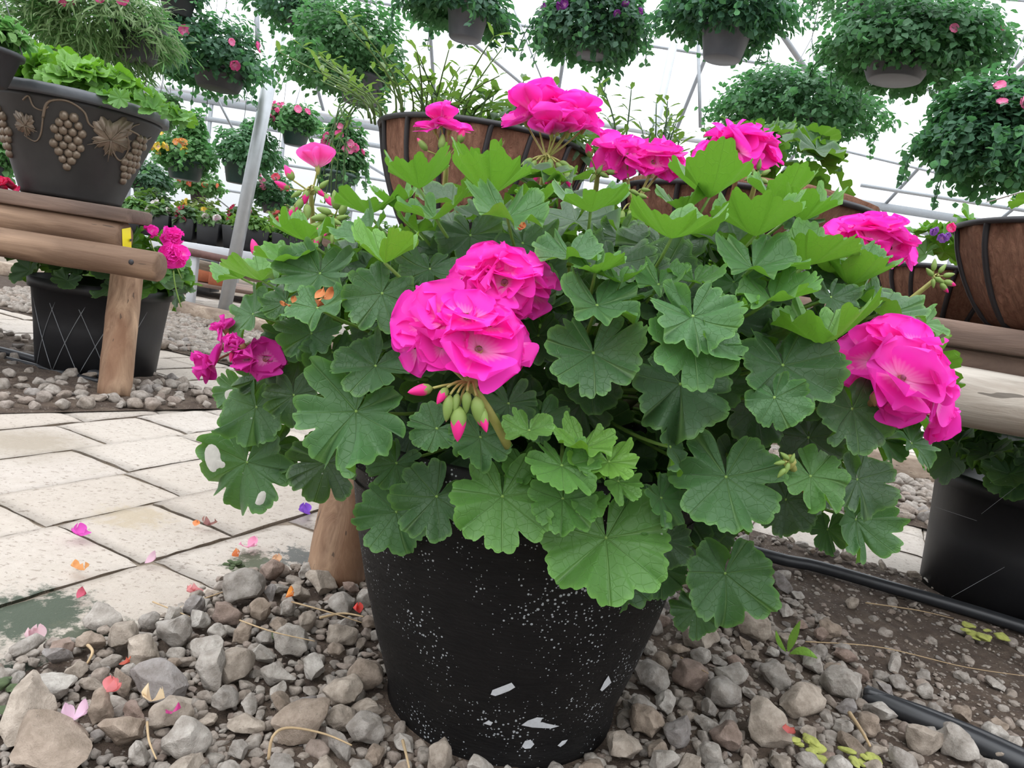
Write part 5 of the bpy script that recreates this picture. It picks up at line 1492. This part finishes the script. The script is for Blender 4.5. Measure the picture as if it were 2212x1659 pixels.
hang(1968, 96, 2.15, 165, 78, 9, 'wide leafy basket with a dark pot at the upper right', (.045, .125, .05), (1940, 130, 150, 44), n=6000, L=.026, W=.011, trail=12, flow=PK, nb=2, fs=.016)
hang(1718, 232, 2.95, 160, 68, 10, 'flat spreading basket above the right flower heads', (.04, .12, .045), (1720, 250, 120, 40), n=5200, L=.030, W=.012, trail=8)
hang(2150, 288, 1.75, 130, 112, 11, 'dark basket at the right edge with trailing round leaves', (.032, .105, .05), (2170, 310, 120, 60), n=5200, L=.024, W=.0105, trail=22, flow=PK, nb=4, fs=.014)
hang(1885, 0, 3.6, 110, 44, 12, 'small dark basket cut by the top edge behind the wide one', (.035, .09, .05), None, n=1600, trail=5)
hang(1850, 340, 3.6, 40, 30, 13, 'little clump of round leaves low behind the wide coir basket', (.06, .14, .05), None, n=350, wires=False, trail=3) if False else None
hang(638, 258, 5.0, 56, 26, 14, 'small far basket with pink flowers right of the post', (.07, .17, .05), (640, 280, 62, 34), 'plastic_teal', n=900, L=.045, W=.018, flow=PK, nb=8, fs=.03, trail=4) if False else hang(638, 258, 5.0, 56, 26, 14, 'small far basket with pink flowers right of the post', (.07, .17, .05), (640, 280, 62, 34), 'plastic_teal', 900, .045, .018, PK, trail=4, nb=8, fs=.03)
hang(742, 330, 4.0, 44, 62, 15, 'far basket of small pink flowers spilling beside the coir basket', (.065, .15, .05), (726, 372, 84, 44), 'plastic_teal', 1100, .040, .015, PK, trail=6, top=(735, 285, 22, 26), nb=14, fs=.022)
hang(400, 330, 5.0, 60, 42, 16, 'tall far basket with yellow flowers', (.075, .18, .045), (402, 348, 84, 40), 'plastic_teal', 1200, .045, .018, [(.85, .7, .03), (.8, .45, .08)], trail=5, top=(418, 278, 22, 38), nb=10, fs=.028)
hang(537, 325, 4.9, 62, 48, 17, 'grey-potted far basket partly behind the post', (.06, .15, .06), (518, 352, 66, 44), 'plastic_teal', 1200, .045, .016, None, trail=5, top=(548, 290, 20, 26))
hang(434, 398, 6.0, 42, 22, 18, 'little far basket of orange flowers', (.10, .19, .05), (430, 412, 38, 26), 'plastic', 500, .05, .02, [(.8, .22, .03)], trail=2, nb=7, fs=.03)
hang(318, 382, 6.0, 46, 30, 19, 'dark far basket next to the grape planter', (.04, .09, .05), (316, 396, 56, 34), 'plastic', 700, .055, .02, None, trail=3)
hang(590, 415, 5.4, 42, 36, 20, 'far basket of coral flowers low behind the post', (.05, .12, .05), (590, 436, 50, 26), 'plastic', 700, .045, .018, [(.85, .12, .15), (.85, .3, .45)], trail=3, nb=9, fs=.03)
hang(350, 236, 4.0, 34, 34, 21, 'light green far basket behind the planter rim', (.10, .17, .06), (350, 250, 44, 24), 'plastic', 500, .04, .016, None, trail=2)
hang(-10, 320, 4.2, 40, 60, 22, 'leafy far basket at the left edge behind the grape planter', (.09, .20, .05), (-10, 330, 60, 50), 'plastic', 700, .05, .02, None, trail=2)

hang(-62, 62, 1.85, 92, 34, 23, 'dark pot with bright leaves cut off by the left edge above the grape planter', (.12, .24, .04), (-62, 98, 190, 75), 'plastic', 900, .034, .014, None, trail=2, lo=-.2)

# ------------------------------------------------------------------ the far metal bench and its pots
FB = thing('metal_bench', (-1.6, 4.6, 0), 'grey metal nursery bench full of black pots beyond the path', 'bench')
def bx(name, lo, hi, mat, parent, b=.003):
    V, Q, T = boxm(lo, hi, b); mb = MB(); mb.add(V, Q, T); return mb.build(name, MT[mat], parent, smooth=False)
ZB = .43
bx('front_beam', (-4.2, 4.36, ZB - .075), (1.4, 4.40, ZB), 'whitepaint', FB)
bx('back_beam', (-4.2, 5.56, ZB - .075), (1.4, 5.60, ZB), 'whitepaint', FB)
mb = MB()
for y in np.arange(4.46, 5.56, .075): mb.add(*tube([(-4.2, y, ZB - .02), (1.4, y, ZB - .02)], .005, 5))
for x in np.arange(-4.1, 1.4, .16): mb.add(*tube([(x, 4.40, ZB - .028), (x, 5.56, ZB - .028)], .005, 5))
mb.build('mesh_top', MT['galv_dark'], FB)
for x in (-3.4, -1.97, -.6, .8):
    for y in (4.40, 5.52): bx('leg', (x - .022, y - .022, 0), (x + .022, y + .022, ZB - .07), 'whitepaint', FB)
def box_pot(x, y, wx, wy, h, seed, label, leaf, kind='potted plant', z=ZB, fl=None, nb=0, fh=.06, mat='black', grp='black nursery pots on the far metal bench'):
    t = thing('nursery_pot', (x, y, z), label, kind, grp)
    r = np.random.default_rng(seed)
    pf = []
    V, Q, T = boxm((-wx / 2, -wy / 2, 0), (wx / 2, wy / 2, h), .004); V = V.copy(); V[:, :2] *= (1 - .14 * (1 - V[:, 2:3] / h))
    mb = MB(); mb.add(V + np.array([x, y, z]), Q, T); mb.build('pot', MT[mat], t, smooth=False)
    c = (x, y, z + h + fh * .3); R = (wx * .40, wy * .46, fh)
    mb = MB(); blob(mb, r, c, R, int(260 * max(1, wx / .15)), .045, .017, .2, .3, 2, -.4); mb.build('foliage', MT['small_leaf'], t, color=leaf)
    if fl: blooms(t, r, c, R, nb, .026, fl)
    return t
x0 = -2.62
spec = [(.15, (.08, .2, .04), None, 'with low green leaves at the left end'), (.15, (.10, .24, .06), None, 'with pale leaves next to the left end'), (.17, (.07, .16, .05), [(.8, .8, .75)], 'with small white trailing flowers'), (.15, (.06, .14, .05), [(.6, .04, .1)], 'with a few dark red flowers'), (.15, (.12, .24, .07), [(.85, .85, .8)], 'with white flowers hanging over its edge'), (.30, (.12, .26, .05), None, 'long and full of bright young plants'), (.24, (.10, .24, .05), None, 'tray-like beside the post'), (.10, (.06, .12, .05), [(.45, .3, .55)], 'narrow, with a mauve flower by the post'), (.24, (.11, .25, .06), None, 'of light green seedlings right of the post'), (.2, (.07, .18, .05), None, 'half hidden by the geranium leaves')]
for k, (wx, lf, fl, d_) in enumerate(spec):
    box_pot(x0 + wx / 2, 4.50, wx - .012, .15, .135 if k not in (7,) else .15, 100 + k, f'black nursery pot {d_} on the far bench', lf, fl=fl, nb=4, fh=.05)
    x0 += wx
x0 = -2.7
for k, (wx, lf, fl, d_, hh) in enumerate([(.3, (.05, .12, .05), None, 'dark bushy plant', .12), (.34, (.16, .22, .04), [(.85, .68, .03)], 'row of yellow flowers', .10), (.26, (.06, .13, .05), [(.6, .03, .08)], 'clump of dark red flowers', .12), (.34, (.22, .16, .07), [(.85, .35, .18), (.8, .2, .15)], 'clump of peach coloured flowers', .13), (.3, (.035, .10, .045), [(.85, .05, .1)], 'dark green clump with few red flowers', .15), (.3, (.06, .15, .05), PK, 'pink flowering clump', .12), (.4, (.08, .18, .05), PK, 'leafy clump', .12)]):
    box_pot(x0 + wx / 2, 4.98, wx - .02, .2, .14, 130 + k, f'{d_} in the second row of the far bench', lf, fl=fl, nb=12, fh=hh)
    x0 += wx
# pipes, curb and things under and beyond the bench
mb = MB(); mb.add(*tube([P(372, 536, 4.2), P(500, 563, 4.2), P(640, 592, 4.2)], .022, 10)); tag(mb.build('rusty_pipe', MT['rust']), 'rusty brown pipe running under the far metal bench', 'pipe')
mb = MB(); mb.add(*tube([P(300, 540, 5.3), P(500, 588, 5.3), P(700, 630, 5.3)], .035, 10)); tag(mb.build('pale_pipe', MT['timber']), 'pale pipe low behind the rusty pipe', 'pipe')
def slanted(name, a, b, w, h, mat, label, cat):
    a, b = np.array(a), np.array(b); d = (b - a) / np.linalg.norm(b - a); nn = np.array([-d[1], d[0]]); Ln = np.linalg.norm(b - a)
    V, Q, T = boxm((0, -w / 2, 0), (Ln, w / 2, h), .006); W = np.column_stack([a[0] + V[:, 0] * d[0] + V[:, 1] * nn[0], a[1] + V[:, 0] * d[1] + V[:, 1] * nn[1], V[:, 2]])
    mb = MB(); mb.add(W, Q, T); tag(mb.build(name, MT[mat], smooth=False), label, cat)
slanted('timber_curb', (-3.6, 5.1), (.9, 2.85), .09, .09, 'timber', 'long timber edging of the far gravel bed', 'curb')
slanted('timber_curb', (.95, 2.98), (3.4, 1.98), .09, .09, 'timber', 'timber edging of the gravel at the right', 'curb')
for k, (px, py, d, wx, h, mat, lab) in enumerate(((462, 592, 6.0, .22, .14, 'terra', 'terracotta box on a low shelf under the far bench'), (478, 600, 5.9, .12, .13, 'terra', 'darker terracotta pot at the right of the box'), (425, 585, 6.4, .3, .22, 'black', 'black crate in the shade under the far bench'), (440, 612, 6.3, .2, .12, 'whitepaint', 'white box low under the far bench'))):
    c = P(px, py, d); V, Q, T = boxm((c[0] - wx / 2, c[1] - .1, c[2] - h / 2), (c[0] + wx / 2, c[1] + .1, c[2] + h / 2), .006)
    mb = MB(); mb.add(V, Q, T); tag(mb.build('storage_box', MT[mat], smooth=False), lab, 'box')
SH = thing('low_shelf', (-2.4, 6.2, 0), 'low wooden shelf in the shade under the far bench', 'shelf')
cz = P(462, 592, 6.0)[2] - .075
bx('board', (-4.2, 5.8, cz - .03), (.5, 6.6, cz), 'plank', SH)
for x in (-4.1, -3.0, -1.9, -.6, .4): bx('leg', (x - .03, 6.15, 0), (x + .03, 6.25, cz - .03), 'plank', SH)
SH2 = thing('metal_bench', (-2.4, 8.0, 0), 'second pale bench farther back in the greenhouse', 'bench')
bx('top_board', (-6, 7.6, .52), (3, 8.6, .57), 'whitepaint', SH2)
for x in np.arange(-5.8, 3, 1.4): bx('leg', (x - .03, 7.65, 0), (x + .03, 7.71, .52), 'whitepaint', SH2)

# ------------------------------------------------------------------ small things on the ground
dr = np.random.default_rng(77)
def litter(px, py, s, col, label, name='fallen_petal', z=.004, n=2, cat='petal'):
    g = G(px, py, z); d = np.linalg.norm(g - CAM); mb = MB()
    for k in range(n):
        L = s / FPX * d
        V, Q, UV = petal_geo(dr, L, L * .5, dr.uniform(.3, .8), dr.uniform(.1, .6), .2); UV[:, 1] = .6
        b = dr.uniform(.1, .5); Rx = np.array([[1, 0, 0], [0, math.cos(b), math.sin(b)], [0, -math.sin(b), math.cos(b)]])
        mb.add(xf(V, Rx @ rotz(dr.uniform(0, 6.28)), g), Q, None, UV)
    o = mb.build(name, MT['petal'], color=col); o.location.z += .004
    tag(o, label, cat, 'fallen petals on the paving and gravel')
for a in [(178, 1163, 24, (.75, .10, .55), 'magenta pink petal in a paving joint at the left', 'fallen_petal', .004, 3), (664, 1114, 26, (.20, .08, .65), 'violet petal on the paving beside the wooden leg', 'fallen_petal', .004, 2), (174, 1236, 20, (.85, .45, .10), 'orange yellow petal on the paving near the algae stain', 'fallen_petal', .004, 2),
          (535, 1186, 24, (.85, .35, .50), 'pink and white petal near the mossy joint', 'fallen_petal', .004, 3), (502, 1206, 16, (.85, .33, .05), 'orange petal beside the mossy joint', 'fallen_petal', .004, 2), (596, 1222, 18, (.75, .5, .25), 'yellowish petal close to the bench leg', 'fallen_petal', .004, 2), (166, 1298, 18, (.55, .10, .12), 'dark red petal on the lower paving slab', 'fallen_petal', .004, 2),
          (425, 1286, 24, (.85, .40, .35), 'salmon petal at the paving edge', 'fallen_petal', .006, 3), (616, 1296, 20, (.95, .40, .02), 'bright orange petal on the stones by the leg', 'fallen_petal', .04, 3), (776, 1330, 18, (.9, .10, .03), 'vermilion petal touching the pot side', 'fallen_petal', .04, 2), (265, 1443, 18, (.7, .18, .05), 'rusty orange petal between two beige stones', 'fallen_petal', .035, 2),
          (232, 1502, 24, (.85, .30, .25), 'coral petal on the gravel at the left', 'fallen_petal', .035, 3), (327, 1522, 26, (.85, .75, .45), 'creamy yellow petal beside the slate grey stone', 'fallen_petal', .04, 3), (372, 1546, 16, (.6, .05, .25), 'crimson petal below the slate grey stone', 'fallen_petal', .035, 2), (158, 1560, 26, (.80, .60, .70), 'pale lilac petal in the lower left gravel', 'fallen_petal', .035, 3), (80, 1396, 26, (.80, .62, .62), 'pale pink petal near the left algae patch', 'fallen_petal', .004, 3), (420, 1141, 14, (.8, .30, .05), 'tiny orange petal on the middle slab', 'fallen_petal', .004, 1), (452, 1140, 20, (.30, .17, .10), 'brown withered petal on the middle slab', 'fallen_petal', .004, 2), (312, 1222, 22, (.62, .45, .50), 'faded mauve petal at the slab corner', 'fallen_petal', .004, 1), (1700, 1590, 16, (.55, .12, .05), 'brown red petal in the lower right gravel', 'fallen_petal', .035, 2)]:
    litter(*a)
def twig(pp, r, label, z=.012, name='straw', mat='straw'):
    pts = smooth([G(x, y, zz) for x, y, zz in pp], 18); mb = MB(); mb.add(*tube(pts, np.linspace(r, r * .5, 18), 6)); tag(mb.build(name, MT[mat]), label, 'straw', 'dry straws and twigs on the ground')
twig([(325, 1342, .008), (400, 1308, .012), (490, 1276, .012)], .0014, 'long dry straw along the paving edge')
twig([(330, 1300, .006), (410, 1332, .03)], .0011, 'short straw crossing the long one')
twig([(518, 1340, .03), (590, 1365, .045), (680, 1385, .045)], .0011, 'thin brown twig across the gravel left of the pot')
twig([(630, 1300, .04), (710, 1322, .045), (782, 1345, .04)], .0012, 'dry stalk reaching from the orange petal to the pot')
twig([(690, 1335, .04), (740, 1325, .045), (785, 1332, .05)], .0018, 'papery tan blade beside the pot')
twig([(185, 1390, .02), (200, 1408, .03), (185, 1438, .02)], .0022, 'bent pale twig beside the algae patch')
twig([(580, 1640, .04), (590, 1590, .06), (625, 1572, .06), (700, 1585, .05), (760, 1610, .045)], .0016, 'long pale stalk arching over the oblong brown stone')
twig([(318, 1560, .03), (322, 1600, .035), (338, 1640, .03)], .0014, 'curved yellow stalk at the bottom left')
twig([(870, 1600, .03), (878, 1632, .04), (884, 1659, .04)], .0018, 'straight pale straw under the front of the pot')
twig([(1470, 1420, .04), (1530, 1455, .045)], .001, 'thin brown twig right of the pot')
twig([(1835, 1540, .04), (1862, 1580, .045), (1880, 1612, .04)], .0028, 'tan sliver of wood in the right gravel')
twig([(1740, 1386, .016), (1900, 1398, .02), (2080, 1440, .02), (2212, 1460, .02)], .001, 'long dark root across the bare soil')
twig([(1870, 1302, .02), (1980, 1318, .022), (2060, 1336, .02)], .0012, 'short dark root beside the hose')
# weed seedling
WD = thing('weed_seedling', G(1702, 1412, .012), 'small green weed seedling with two leaves in the right gravel', 'weed')
for (a, b, c_, W) in (((1702, 1408), (1712, 1378), (1728, 1342), .0055), ((1706, 1412), (1735, 1395), (1765, 1422), .006), ((1698, 1408), (1680, 1390), (1676, 1362), .0035)):
    p0, p1, p2 = P(*a, 1.09), P(*b, 1.075), P(*c_, 1.065); pts = bez(p0, p1, p2, 9); mb = MB()
    sd = nrm(np.cross(pts[-1] - pts[0], CAM - pts[4])); wv = W * np.sin(np.linspace(.03, .98, 9) * np.pi) ** .8
    V = np.concatenate([pts - sd * wv[:, None], pts + np.array([0, -.001, .0012]) * 1.0, pts + sd * wv[:, None]])
    mb.add(V, [[i, i + 1, 10 + i, 9 + i] for i in range(8)] + [[9 + i, 10 + i, 19 + i, 18 + i] for i in range(8)]); mb.build('leaf', MT['small_leaf'], WD, color=(.16, .34, .05))
def mosstuft(px, py, s, label, mat):
    g = G(px, py, .02); d = np.linalg.norm(g - CAM); mb = MB(); r = s / FPX * d
    for k in range(9):
        V, F = LOWP2[int(dr.integers(16))]; mb.add(xf(V * np.array([1, 1, .5]), rotz(dr.uniform(0, 6)), g + np.append(dr.normal(0, r * .45, 2), dr.uniform(0, .008)), r * dr.uniform(.25, .5)), None, F)
    tag(mb.build('moss_tuft', MT[mat]), label, 'moss', 'moss tufts on the ground')
mosstuft(1762, 1625, 40, 'yellow green moss tuft in the lower right gravel', 'mossy'); mosstuft(1862, 1655, 40, 'yellow green moss tuft at the bottom edge', 'mossy'); mosstuft(2120, 1375, 34, 'moss tuft on the soil in front of the right black pot', 'mossy')
mosstuft(30, 1500, 45, 'dark green moss on the stones at the left edge', 'moss'); mosstuft(600, 1385, 26, 'dark moss between stones left of the pot', 'moss'); mosstuft(505, 1228, 24, 'dark moss in the paving joint near the bench leg', 'moss')
